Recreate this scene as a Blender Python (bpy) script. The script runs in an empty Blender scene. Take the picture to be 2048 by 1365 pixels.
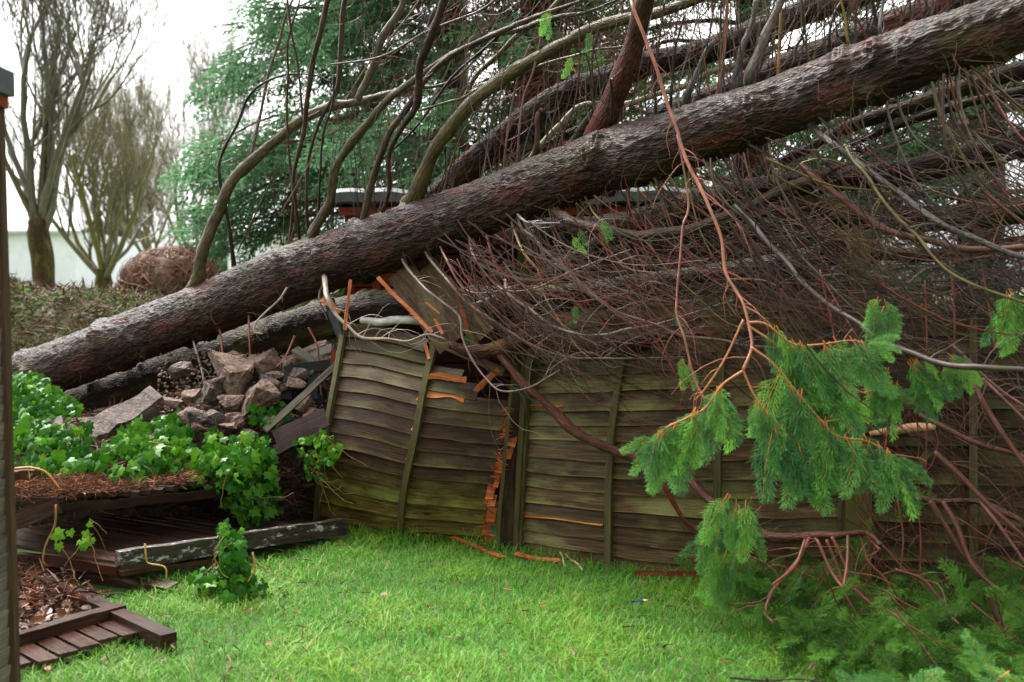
import bpy, math, random
import numpy as np
from mathutils import Matrix, Vector, Quaternion
S = bpy.context.scene
C = S.collection
RNG = np.random.default_rng(7)
random.seed(7)
# ------------------------------------------------------------------ camera, world, sun, exposure
FPX, CX, CY, HOR, CAMZ = 2276.0, 1024.0, 682.5, 577.0, 1.6
PITCH = math.atan((CY - HOR) / FPX)
cam = bpy.data.cameras.new('camera'); camo = bpy.data.objects.new('camera', cam); C.objects.link(camo)
cam.sensor_width = 36.0; cam.lens = FPX / 2048 * 36; cam.clip_start = 0.05; cam.clip_end = 3000
camo.location = (0, 0, CAMZ); camo.rotation_euler = (math.pi / 2 - PITCH, 0, 0)
cam.dof.use_dof = True; cam.dof.focus_distance = 6.8; cam.dof.aperture_fstop = 2.2
S.camera = camo
w = bpy.data.worlds.new('World'); S.world = w; w.use_nodes = True
nt = w.node_tree; bgn = nt.nodes['Background']
sky = nt.nodes.new('ShaderNodeTexSky'); sky.sky_type = 'NISHITA'; sky.sun_disc = False
SUN_EL, SUN_AZ = math.radians(58), math.radians(-35)
sky.sun_elevation = SUN_EL; sky.sun_rotation = SUN_AZ; sky.dust_density = 6.0; sky.air_density = 1.0; sky.ozone_density = 1.0
hs = nt.nodes.new('ShaderNodeHueSaturation'); hs.inputs['Saturation'].default_value = 0.03; hs.inputs['Value'].default_value = 1.0
nt.links.new(sky.outputs[0], hs.inputs['Color']); nt.links.new(hs.outputs[0], bgn.inputs[0]); bgn.inputs[1].default_value = 0.15
sl = bpy.data.lights.new('sun', 'SUN'); sl.energy = 1.1; sl.angle = math.radians(25); sl.color = (1, 0.95, 0.87)
so = bpy.data.objects.new('sun', sl); C.objects.link(so)
sdir = Vector((math.sin(SUN_AZ) * math.cos(SUN_EL), math.cos(SUN_AZ) * math.cos(SUN_EL), math.sin(SUN_EL)))
so.rotation_euler = sdir.to_track_quat('Z', 'Y').to_euler(); so.location = (0, 0, 20)
vs = S.view_settings; vs.view_transform = 'Standard'; vs.look = 'None'; vs.gamma = 1; vs.use_curve_mapping = False
vs.exposure = 2.0

# ------------------------------------------------------------------ helpers
def P(px, py, Y):
    a = (px - CX) / FPX; b = (CY - py) / FPX
    d = np.array([a, math.cos(PITCH) + b * math.sin(PITCH), -math.sin(PITCH) + b * math.cos(PITCH)])
    t = Y / d[1]
    return np.array([0, 0, CAMZ]) + d * t
def G(px, py, z=0.0):
    a = (px - CX) / FPX; b = (CY - py) / FPX
    d = np.array([a, math.cos(PITCH) + b * math.sin(PITCH), -math.sin(PITCH) + b * math.cos(PITCH)])
    t = (z - CAMZ) / d[2]
    return np.array([0, 0, CAMZ]) + d * t
def vnoise(p, seed=0):
    p = np.asarray(p, float); i = np.floor(p).astype(np.int64); f = p - i; f = f * f * (3 - 2 * f)
    def h(ix, iy, iz):
        n = (ix * 374761393 + iy * 668265263 + iz * 2147483647 + seed * 974711) & 0xffffffff
        n = ((n ^ (n >> 13)) * 1274126177) & 0xffffffff
        n = (n ^ (n >> 16)) & 0xffff
        return n / 65535.0
    r = 0
    for a in (0, 1):
        for b in (0, 1):
            for c in (0, 1):
                wgt = (f[..., 0] if a else 1 - f[..., 0]) * (f[..., 1] if b else 1 - f[..., 1]) * (f[..., 2] if c else 1 - f[..., 2])
                r = r + wgt * h(i[..., 0] + a, i[..., 1] + b, i[..., 2] + c)
    return r * 2 - 1
def crs(pts, m):
    """Catmull-Rom resample of (n,k) points to m samples"""
    p = np.asarray(pts, float); n = len(p)
    if n == 2:
        t = np.linspace(0, 1, m)[:, None]; return p[0] * (1 - t) + p[1] * t
    e = np.vstack([2 * p[0] - p[1], p, 2 * p[-1] - p[-2]])
    t = np.linspace(0, n - 1, m); i = np.minimum(t.astype(int), n - 2); f = (t - i)[:, None]
    a, b, c, d = e[i], e[i + 1], e[i + 2], e[i + 3]
    return 0.5 * ((2 * b) + (c - a) * f + (2 * a - 5 * b + 4 * c - d) * f ** 2 + (3 * b - a - 3 * c + d) * f ** 3)
class MB:
    def __init__(s): s.v = []; s.q = []; s.t = []; s.bk = []; s.c = []; s.n = 0
    def add(s, v, quads=None, tris=None, bk=None, col=(1, 1, 1)):
        v = np.asarray(v, float).reshape(-1, 3)
        if quads is not None and len(quads): s.q.append(np.asarray(quads, np.int64).reshape(-1, 4) + s.n)
        if tris is not None and len(tris): s.t.append(np.asarray(tris, np.int64).reshape(-1, 3) + s.n)
        s.v.append(v); s.bk.append(v if bk is None else np.asarray(bk, float).reshape(-1, 3))
        col = np.asarray(col, float)
        s.c.append(np.broadcast_to(col, (len(v), 3)) if col.ndim == 1 else col)
        s.n += len(v); return s
    def mesh(s, name, mat, smooth=True, off=None):
        v = np.vstack(s.v)
        if off is not None: v = v - np.asarray(off)
        q = np.vstack(s.q) if s.q else np.zeros((0, 4), np.int64); t = np.vstack(s.t) if s.t else np.zeros((0, 3), np.int64)
        m = bpy.data.meshes.new(name); m.vertices.add(len(v)); m.vertices.foreach_set('co', v.astype(np.float32).ravel())
        li = np.concatenate([q.ravel(), t.ravel()]).astype(np.int32); m.loops.add(len(li)); m.loops.foreach_set('vertex_index', li)
        tot = np.concatenate([np.full(len(q), 4), np.full(len(t), 3)]).astype(np.int32)
        st = np.concatenate([[0], np.cumsum(tot)[:-1]]).astype(np.int32)
        m.polygons.add(len(tot)); m.polygons.foreach_set('loop_start', st); m.polygons.foreach_set('loop_total', tot)
        m.polygons.foreach_set('use_smooth', np.full(len(tot), smooth))
        m.update(calc_edges=True); m.validate()
        a = m.attributes.new('bk', 'FLOAT_VECTOR', 'POINT'); a.data.foreach_set('vector', np.vstack(s.bk).astype(np.float32).ravel())
        c = m.attributes.new('Col', 'FLOAT_COLOR', 'POINT'); cc = np.vstack(s.c); cc = np.hstack([cc, np.ones((len(cc), 1))])
        c.data.foreach_set('color', cc.astype(np.float32).ravel())
        m.materials.append(mat); return m
    def build(s, name, mat, parent=None, smooth=True, origin=None):
        """parent: Empty or part. origin: place object origin there (top level things)"""
        m = s.mesh(name, mat, smooth, origin); o = bpy.data.objects.new(name, m); C.objects.link(o)
        if parent is not None: adopt(o, parent)
        elif origin is not None: o.location = origin
        return o
def adopt(o, parent):
    o.parent = parent
    if parent.type == 'EMPTY': o.matrix_parent_inverse = Matrix.Translation(-Vector(parent.location))
def tag(o, label=None, cat=None, group=None, kind=None):
    if label: o['label'] = label
    if cat: o['category'] = cat
    if group: o['group'] = group
    if kind: o['kind'] = kind
    return o
def thing(name, loc, label, cat, group=None):
    o = bpy.data.objects.new(name, None); C.objects.link(o); o.location = [float(x) for x in loc]; o.empty_display_size = .2
    return tag(o, label, cat, group)
def inst(name, mesh, mtx, parent=None):
    o = bpy.data.objects.new(name, mesh); C.objects.link(o)
    if parent is not None: adopt(o, parent)
    o.matrix_basis = mtx; return o
def tube(mb, pts, rad, sides=6, m=None, col=(1, 1, 1), rough=0.0, seed=0, cap=True):
    pts = np.asarray(pts, float); rad = np.asarray(rad, float)
    if rad.ndim == 0: rad = np.full(len(pts), float(rad))
    if len(rad) != len(pts): rad = np.interp(np.linspace(0, 1, len(pts)), np.linspace(0, 1, len(rad)), rad)
    if m is None: m = max(4, (len(pts) - 1) * 4 + 1)
    d = crs(np.hstack([pts, rad[:, None]]), m); p = d[:, :3]; r = np.maximum(d[:, 3], 0.0004)
    T = np.gradient(p, axis=0); T /= np.linalg.norm(T, axis=1)[:, None] + 1e-9
    ref = np.array([0, 1, 0.13]); U = np.cross(T, ref); L = np.linalg.norm(U, axis=1)[:, None]; U = np.where(L < .1, np.cross(T, np.array([1, 0, 0.])), U)
    U /= np.linalg.norm(U, axis=1)[:, None] + 1e-9; V = np.cross(T, U)
    ln = np.concatenate([[0], np.cumsum(np.linalg.norm(np.diff(p, axis=0), axis=1))])
    th = np.arange(sides) / sides * 2 * math.pi
    cs, sn = np.cos(th), np.sin(th)
    R = np.repeat(r[:, None], sides, 1)
    bk = np.stack([cs[None] * R, sn[None] * R, np.repeat(ln[:, None], sides, 1) + seed * 3.7], -1)
    if rough > 0:
        q = bk * np.array([.9 / r.mean(), .9 / r.mean(), 9.]); R = R * (1 + rough * vnoise(q, seed) + rough * .7 * vnoise(q * 2.7, seed + 1) + rough * .9 * vnoise(bk * np.array([0, 0, 16.]), seed + 2))
    v = p[:, None] + U[:, None] * (cs[None] * R)[..., None] + V[:, None] * (sn[None] * R)[..., None]
    i = np.arange(m - 1)[:, None] * sides; j = np.arange(sides)[None]; k = (j + 1) % sides
    q = np.stack([i + j, i + k, i + sides + k, i + sides + j], -1).reshape(-1, 4)
    v = v.reshape(-1, 3); tr = None
    if cap and sides > 3:
        n = len(v); v = np.vstack([v, p[0], p[-1]]); bk = np.vstack([bk.reshape(-1, 3), [0, 0, ln[0]], [0, 0, ln[-1]]])
        jj = np.arange(sides); kk = (jj + 1) % sides; b = (m - 1) * sides
        tr = np.vstack([np.stack([kk, jj, np.full(sides, n)], -1), np.stack([b + jj, b + kk, np.full(sides, n + 1)], -1)])
    mb.add(v, q, tr, bk.reshape(-1, 3), col); return p, r
def px_tube(mb, pp, sides=6, col=(1, 1, 1), rough=0., seed=0, m=None):
    """pp: list of (px,py,Y,half width in px)"""
    pts = [P(a[0], a[1], a[2]) for a in pp]; rad = [a[3] * a[2] / FPX for a in pp]
    return tube(mb, pts, rad, sides, m, col, rough, seed)
def box_pts(a, b, w_, h_, up, n=1, wob=0.0, seed=0):
    a = np.asarray(a, float); b = np.asarray(b, float); d = b - a; L = np.linalg.norm(d); d /= L
    up = np.asarray(up, float); sd = np.cross(d, up); sd /= np.linalg.norm(sd); u = np.cross(sd, d)
    t = np.linspace(0, 1, n + 1); V = []; B = []
    sg = [(-1, -1), (1, -1), (1, 1), (-1, 1)]
    off = seed * 1.37
    for ti in t:
        c = a + (b - a) * ti
        for sx, sy in sg:
            q = c + sd * sx * w_ / 2 + u * sy * h_ / 2
            V.append(q); B.append([sx * w_ / 2 + off, sy * h_ / 2, ti * L + off])
    V = np.array(V); B = np.array(B)
    if wob >= .006: V = V + wob * .35 * np.stack([vnoise(V * 45 + k * 5, seed + 9) for k in range(3)], -1)
    if wob > 0:
        V = V + wob * np.stack([vnoise(V * 7 + k * 11, seed) for k in range(3)], -1)
    Q = []
    for i in range(n):
        for k in range(4):
            k2 = (k + 1) % 4; Q.append([i * 4 + k, i * 4 + k2, i * 4 + 4 + k2, i * 4 + 4 + k])
    Q.append([3, 2, 1, 0]); e = n * 4; Q.append([e, e + 1, e + 2, e + 3])
    return V, Q, B
def beam(mb, a, b, w_, h_, up=(0, 0, 1), n=1, wob=0.0, seed=0, col=(1, 1, 1)):
    V, Q, B = box_pts(a, b, w_, h_, up, n, wob, seed); mb.add(V, Q, None, B, col); return mb
def scatter(mb, tv, tt, M, cols, tbk=None):
    """template verts (k,3), tris (t,3), matrices (n,3,4), cols (n,3)"""
    n = len(M); k = len(tv)
    v = np.einsum('nij,kj->nki', M[:, :, :3], tv) + M[:, None, :, 3]
    t = (tt[None] + (np.arange(n) * k)[:, None, None]).reshape(-1, 3)
    c = np.repeat(cols[:, None], k, 1).reshape(-1, 3)
    mb.add(v.reshape(-1, 3), None, t, v.reshape(-1, 3), c)
def frames(d, nrm, s, o):
    """axis d -> local Y, normal nrm -> local Z. arrays (n,3)"""
    d = d / (np.linalg.norm(d, axis=1)[:, None] + 1e-9); x = np.cross(d, nrm); x /= np.linalg.norm(x, axis=1)[:, None] + 1e-9
    z = np.cross(x, d); s = np.asarray(s).reshape(-1, 1)
    return np.stack([x * s, d * s, z * s, o], -1)
def mtx4(m34):
    return Matrix([list(map(float, m34[0])), list(map(float, m34[1])), list(map(float, m34[2])), [0, 0, 0, 1]])

# ------------------------------------------------------------------ materials
class NT:
    def __init__(s, name):
        s.m = bpy.data.materials.new(name); s.m.use_nodes = True; s.t = s.m.node_tree; s.b = s.t.nodes['Principled BSDF']
    def n(s, ty, **kw):
        x = s.t.nodes.new(ty)
        for k, v in kw.items():
            if k in x.inputs.keys(): x.inputs[k].default_value = v
            else: setattr(x, k, v)
        return x
    def l(s, a, b): s.t.links.new(a, b)
    def attr(s, name, out='Vector'): return s.n('ShaderNodeAttribute', attribute_name=name).outputs[out]
    def mapv(s, src, scale):
        mp = s.n('ShaderNodeMapping'); mp.inputs['Scale'].default_value = scale; s.l(src, mp.inputs['Vector']); return mp.outputs[0]
    def noise(s, vec, scale, detail=4, rough=.6, dist=0.0):
        x = s.n('ShaderNodeTexNoise'); x.inputs['Scale'].default_value = scale; x.inputs['Detail'].default_value = detail
        x.inputs['Roughness'].default_value = rough; x.inputs['Distortion'].default_value = dist; s.l(vec, x.inputs['Vector']); return x.outputs['Fac']
    def ramp(s, fac, stops):
        x = s.n('ShaderNodeValToRGB'); e = x.color_ramp.elements
        while len(e) < len(stops): e.new(.5)
        for k, (p, c) in enumerate(stops):
            e[k].position = p; e[k].color = (c, c, c, 1) if isinstance(c, (int, float)) else (*c, 1)
        s.l(fac, x.inputs[0]); return x.outputs[0]
    def mix(s, fac, a, b, mode='MIX'):
        x = s.n('ShaderNodeMix', data_type='RGBA', blend_type=mode)
        for inp, v in ((x.inputs[0], fac), (x.inputs[6], a), (x.inputs[7], b)):
            if isinstance(v, (int, float)): inp.default_value = v
            elif isinstance(v, tuple): inp.default_value = (*v, 1)
            else: s.l(v, inp)
        return x.outputs[2]
    def math(s, op, a, b=0.0):
        x = s.n('ShaderNodeMath', operation=op)
        for inp, v in ((x.inputs[0], a), (x.inputs[1], b)):
            if isinstance(v, (int, float)): inp.default_value = v
            else: s.l(v, inp)
        return x.outputs[0]
    def bump(s, h, strength, dist):
        x = s.n('ShaderNodeBump'); x.inputs['Strength'].default_value = strength; x.inputs['Distance'].default_value = dist
        s.l(h, x.inputs['Height']); s.l(x.outputs[0], s.b.inputs['Normal'])
    def fin(s, col=None, rough=.6, spec=.5):
        if col is not None:
            if isinstance(col, tuple): s.b.inputs['Base Color'].default_value = (*col, 1)
            else: s.l(col, s.b.inputs['Base Color'])
        if isinstance(rough, (int, float)): s.b.inputs['Roughness'].default_value = rough
        else: s.l(rough, s.b.inputs['Roughness'])
        s.b.inputs['Specular IOR Level'].default_value = spec
        return s.m

def bark_mat(name, dark, mid, light, moss=0.0, grey=0.0, bumpd=.018, red=0.0, rough=(.28, .6), spec=.28):
    k = NT(name); bk = k.attr('bk')
    v1 = k.mapv(bk, (40, 40, 8.0)); n1 = k.noise(v1, 1.0, 6, .7, .25)
    v2 = k.mapv(bk, (120, 120, 30)); n2 = k.noise(v2, 1.0, 4, .7, .2)
    vo = k.n('ShaderNodeTexVoronoi', feature='DISTANCE_TO_EDGE'); vo.inputs['Scale'].default_value = 1
    k.l(k.mapv(bk, (60, 60, 15)), vo.inputs['Vector'])
    n3 = k.noise(bk, 3.0, 4, .6)
    h = k.math('ADD', k.math('MULTIPLY', n1, .8), k.math('MULTIPLY', n2, .45))
    ed = k.ramp(vo.outputs[0], [(0.0, 0.0), (.22, 1.0)])
    h2 = k.math('ADD', h, k.math('MULTIPLY', ed, .35))
    c = k.ramp(h, [(.38, dark), (.62, mid), (.86, light)])
    c = k.mix(k.math('MULTIPLY', k.math('SUBTRACT', 1.0, ed), .4), c, tuple(x * .45 for x in dark))
    if grey:
        g = k.ramp(k.math('ADD', n2, k.math('MULTIPLY', n3, .6)), [(.88, 0.0), (1.08, grey)]); c = k.mix(g, c, (.30, .29, .28))
    if moss:
        g = k.ramp(k.noise(k.mapv(bk, (6, 6, 2.2)), 1.0, 5, .7), [(.50, 0.0), (.66, moss)]); c = k.mix(g, c, (.075, .08, .018))
    if red:
        g = k.ramp(k.noise(k.mapv(bk, (7, 7, 2.3)), 1.0, 2, .5), [(.54, 0.0), (.72, red)]); c = k.mix(g, c, (.085, .012, .006))
    c = k.mix(1.0, c, k.ramp(k.noise(k.mapv(bk, (5, 5, 2.6)), 1.0, 4, .7), [(.32, .5), (.68, 1.5)]), 'MULTIPLY')
    c = k.mix(1.0, c, k.attr('Col', 'Color'), 'MULTIPLY')
    k.bump(h2, 1.0, bumpd)
    return k.fin(c, k.ramp(n2, [(.3, rough[0]), (.7, rough[1])]), spec)
M = {}
M['bark_main'] = bark_mat('wet_bark', (.0035, .0013, .0007), (.026, .0075, .0034), (.075, .025, .012), .3, .09, .013, .85, (.2, .55), .22)
M['bark_moss'] = bark_mat('mossy_bark', (.007, .004, .003), (.032, .018, .011), (.045, .025, .014), .8, .05, .014, .2, (.4, .8), .14)
M['bark_dark'] = bark_mat('dark_bark', (.003, .0015, .001), (.016, .006, .004), (.06, .025, .015), .25, .06, .012, .5, (.5, .85), .12)
M['bark_red'] = bark_mat('red_bark', (.012, .004, .003), (.055, .014, .008), (.14, .045, .025), .0, .12, .008, .9)
def twig_mat(name, rough=.42):
    k = NT(name); bk = k.attr('bk'); n = k.noise(k.mapv(bk, (60, 60, 14)), 1.0, 3, .6)
    n2 = k.noise(bk, 5.0, 2, .5)
    c = k.mix(1.0, k.attr('Col', 'Color'), k.ramp(n, [(.25, .45), (.6, 1.0), (.85, 1.7)]), 'MULTIPLY')
    c = k.mix(k.ramp(n2, [(.52, 0.0), (.7, .5)]), c, (.075, .075, .028))
    k.bump(n, .7, .004); return k.fin(c, rough, .22)
M['twig'] = twig_mat('twig_bark')
M['limb'] = bark_mat('limb_bark', (.3, .3, .3), (.85, .85, .85), (1.7, 1.7, 1.7), 0, 0, .008, 0, (.3, .6), .22)
def foliage_mat(name, base, rough=.55, trans=.25, spec=.4):
    k = NT(name); c = k.mix(1.0, base, k.attr('Col', 'Color'), 'MULTIPLY'); m = k.fin(c, rough, spec)
    tr = k.n('ShaderNodeBsdfTranslucent'); k.l(c, tr.inputs[0]); mx = k.n('ShaderNodeMixShader'); mx.inputs[0].default_value = trans
    k.l(k.b.outputs[0], mx.inputs[1]); k.l(tr.outputs[0], mx.inputs[2]); k.l(mx.outputs[0], k.t.nodes['Material Output'].inputs[0]); return m
M['spray'] = foliage_mat('conifer_foliage', (.135, .32, .085), .5, .4, .2)
M['far_spray'] = foliage_mat('far_conifer_foliage', (.085, .18, .080), .7, .35, .12)
M['grass'] = foliage_mat('grass_blade', (.098, .285, .024), .5, .35, .2)
M['ivy'] = foliage_mat('ivy_leaf', (.030, .118, .006), .33, .26, .13)
def ground_mat():
    k = NT('lawn_soil'); g = k.n('ShaderNodeNewGeometry').outputs['Position']
    n = k.noise(g, 9, 6, .7); n2 = k.noise(g, 1.2, 4, .6)
    c = k.ramp(n, [(.3, (.018, .04, .006)), (.5, (.035, .085, .010)), (.72, (.06, .075, .016))])
    c2 = k.ramp(n, [(.3, (.035, .018, .010)), (.52, (.11, .065, .035)), (.72, (.08, .12, .035))])
    sp = k.n('ShaderNodeSeparateXYZ'); k.l(g, sp.inputs[0])
    c = k.mix(k.ramp(k.math('DIVIDE', sp.outputs[1], 20.0), [(.39, 0.0), (.41, 1.0)]), c, c2)
    far = k.ramp(n2, [(.35, (.07, .12, .03)), (.65, (.13, .16, .06))])
    c = k.mix(k.ramp(k.math('DIVIDE', sp.outputs[1], 100.0), [(.14, 0.0), (.19, 1.0)]), c, far)
    k.bump(n, .8, .03); return k.fin(c, .85, .3)
M['ground'] = ground_mat()
def wood_mat(name, a, b, light, algae=(.085, .085, .028), alg=.5, knots=.5, rough=.55, bumpd=.004, axis=2, edge=.0, spec=.12):
    """grain runs along bk.z ; bk.x across ; Col multiplies"""
    k = NT(name); bk = k.attr('bk')
    gr = k.noise(k.mapv(bk, (55, 55, 3.2)), 1.0, 5, .65, .8); fine = k.noise(k.mapv(bk, (260, 260, 7)), 1.0, 3, .6)
    bl = k.noise(k.mapv(bk, (5, 5, 2.0)), 1.0, 5, .65)
    h = k.math('ADD', k.math('MULTIPLY', gr, .7), k.math('MULTIPLY', fine, .4))
    c = k.ramp(h, [(.36, a), (.56, b), (.8, light)])
    if knots:
        vo = k.n('ShaderNodeTexVoronoi'); vo.inputs['Scale'].default_value = 1; k.l(k.mapv(bk, (9, 9, 3.1)), vo.inputs['Vector'])
        c = k.mix(k.ramp(vo.outputs['Distance'], [(.07, knots), (.13, 0.0)]), c, (.006, .004, .003))
    if alg:
        c = k.mix(k.ramp(k.math('ADD', bl, k.math('MULTIPLY', fine, .25)), [(.60, 0.0), (.80, alg)]), c, algae)
    if edge:
        ea = k.attr('edge', 'Fac')
        c = k.mix(k.math('MULTIPLY', k.ramp(k.math('ADD', ea, k.math('MULTIPLY', bl, .5)), [(.62, 0.0), (1.1, 1.0)]), edge), c, algae)
    c = k.mix(1.0, c, k.attr('Col', 'Color'), 'MULTIPLY')
    k.bump(h, .9, bumpd); return k.fin(c, rough, spec)
M['fence'] = wood_mat('stained_fence_board', (.008, .004, .002), (.034, .019, .010), (.085, .053, .030), (.088, .082, .038), .85, .9, .5)
M['batten'] = wood_mat('algae_batten', (.03, .024, .010), (.075, .062, .026), (.15, .125, .06), (.075, .078, .02), .6, .2, .6)
M['raw'] = wood_mat('raw_split_wood', (.12, .03, .010), (.33, .085, .024), (.50, .27, .13), (.2, .05, .015), .2, 0, .55)
M['pale'] = wood_mat('pale_split_wood', (.20, .13, .08), (.42, .29, .18), (.60, .45, .30), (.3, .2, .1), .2, 0, .5)
M['grey_wood'] = wood_mat('weathered_grey_wood', (.05, .042, .035), (.13, .11, .09), (.26, .235, .2), (.14, .12, .08), .4, .6, .7, .006)
M['rot'] = wood_mat('dark_wet_timber', (.007, .004, .003), (.026, .013, .009), (.065, .038, .028), (.06, .06, .05), .3, .2, .3, .004)
M['deck'] = wood_mat('wet_red_slat', (.012, .005, .003), (.030, .012, .008), (.065, .032, .022), (.05, .03, .02), .3, .0, .2, .003, spec=.3)
M['shed'] = wood_mat('shed_cladding', (.012, .003, .002), (.026, .006, .0035), (.045, .012, .007), (.015, .007, .004), .3, .3, .5, .002)
M['shed_bright'] = wood_mat('orange_trim_lit_cladding', (.09, .014, .006), (.19, .035, .013), (.30, .075, .03), (.12, .05, .02), .3, .2, .5, .002)
def lichen_timber():
    k = NT('lichen_timber'); bk = k.attr('bk'); gr = k.noise(k.mapv(bk, (60, 60, 6)), 1.0, 5, .65)
    c = k.ramp(gr, [(.35, (.008, .006, .005)), (.6, (.045, .026, .02)), (.8, (.10, .07, .055))])
    pt = k.noise(k.mapv(bk, (26, 26, 11)), 1.0, 5, .75)
    c = k.mix(k.ramp(pt, [(.56, 0.0), (.64, .9)]), c, (.50, .50, .48)); k.bump(k.math('ADD', gr, pt), .9, .006); return k.fin(c, .45, .5)
M['lichen'] = lichen_timber()
def stone_mat(name, a, b, c_):
    k = NT(name); g = k.n('ShaderNodeTexCoord').outputs['Object']
    n = k.noise(g, 14, 8, .72); n2 = k.noise(g, 55, 5, .7)
    c = k.ramp(k.math('ADD', k.math('MULTIPLY', n, .7), k.math('MULTIPLY', n2, .3)), [(.34, a), (.52, b), (.7, c_)])
    k.bump(k.math('ADD', n, k.math('MULTIPLY', n2, .5)), 1.0, .03); return k.fin(c, .8, .4)
M['stone'] = stone_mat('pink_rubble', (.035, .022, .017), (.155, .092, .066), (.34, .23, .175))
M['stone_dark'] = stone_mat('dark_rubble', (.03, .022, .018), (.11, .08, .065), (.26, .20, .17))
M['brick'] = stone_mat('red_brick', (.12, .04, .03), (.28, .09, .06), (.4, .2, .14))
def simple(name, col, rough=.6, spec=.5, nz=0, sc=20, bd=.003):
    k = NT(name)
    if nz:
        g = k.n('ShaderNodeTexCoord').outputs['Object']; n = k.noise(g, sc, 5, .65)
        c = k.mix(k.ramp(n, [(.35, 0.0), (.65, 1.0)]), tuple(x * (1 - nz) for x in col), tuple(min(1, x * (1 + nz)) for x in col)); k.bump(n, .6, bd)
        return k.fin(c, rough, spec)
    return k.fin(col, rough, spec)
M['felt'] = simple('grey_roof_felt', (.075, .08, .08), .55, .5, .25, 30)
M['felt_dark'] = simple('dark_roof_felt', (.06, .065, .07), .6, .5, .35, 90)
M['black'] = simple('black_plastic', (.006, .006, .007), .6, .3, .3, 8)
M['blacksheet'] = simple('black_sheet', (.02, .023, .03), .5, .5, .3, 12)
M['soil'] = stone_mat('wet_soil', (.018, .010, .007), (.06, .035, .022), (.13, .08, .05))
M['rootsoil'] = stone_mat('root_soil', (.04, .018, .012), (.13, .065, .045), (.24, .14, .09))
M['white_wall'] = simple('white_render', (.74, .77, .84), .7, .3, .06, 2)
M['pink_wall'] = simple('pinkish_wall', (.50, .42, .38), .8, .3, .12, 3)
M['far_roof'] = simple('pale_far_roof', (.42, .43, .44), .7, .3, .1, 2)
M['paper'] = simple('litter', (.5, .42, .1), .5); M['blue'] = simple('blue_litter', (.02, .05, .12), .4)
M['dead_leaf'] = foliage_mat('dead_leaf', (.13, .06, .025), .45, .15)
M['debris'] = foliage_mat('needle_litter', (.10, .055, .032), .7, .1)

# ------------------------------------------------------------------ sky box is the world; ground
def sstep(a, b, x): t = np.clip((x - a) / (b - a), 0, 1); return t * t * (3 - 2 * t)
def hgt(x, y):
    x = np.asarray(x, float); y = np.asarray(y, float)
    left = 1 - sstep(-2.2, -.9, x)
    y0 = 9.6 * left + 11.5 * (1 - left)
    h = 1.42 * sstep(y0, y0 + 2.2, y)
    h = h + .42 * np.exp(-((x + 6.0) / 1.0) ** 2 - ((y - 11.6) / 1.0) ** 2)
    p = np.stack([x * .9, y * .9, x * 0], -1)
    h = h + (.008 + .02 * sstep(8, 10, y)) * vnoise(p, 3) + .06 * sstep(9, 11, y) * vnoise(p * 2.5, 5) + (.004 + .012 * sstep(8, 10, y)) * vnoise(p * 5, 8)
    return h
def gridmesh(xs, ys, mat, name, zoff=0):
    X, Y = np.meshgrid(xs, ys); Z = hgt(X, Y) + zoff; v = np.stack([X, Y, Z], -1).reshape(-1, 3)
    nx = len(xs); i, j = np.meshgrid(np.arange(nx - 1), np.arange(len(ys) - 1)); a = (j * nx + i).ravel()
    mb = MB().add(v, np.stack([a, a + 1, a + nx + 1, a + nx], -1)); return mb.build(name, mat)
xs = np.unique(np.concatenate([np.linspace(-900, -20, 14), np.linspace(-20, -9, 12), np.linspace(-9, 9, 181), np.linspace(9, 20, 12), np.linspace(20, 900, 14)]))
ys = np.unique(np.concatenate([np.linspace(-300, -4, 8), np.linspace(-4, 3, 15), np.linspace(3, 18, 151), np.linspace(18, 60, 22), np.linspace(60, 2000, 14)]))
tag(gridmesh(xs, ys, M['ground'], 'ground'), kind='structure')

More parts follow.
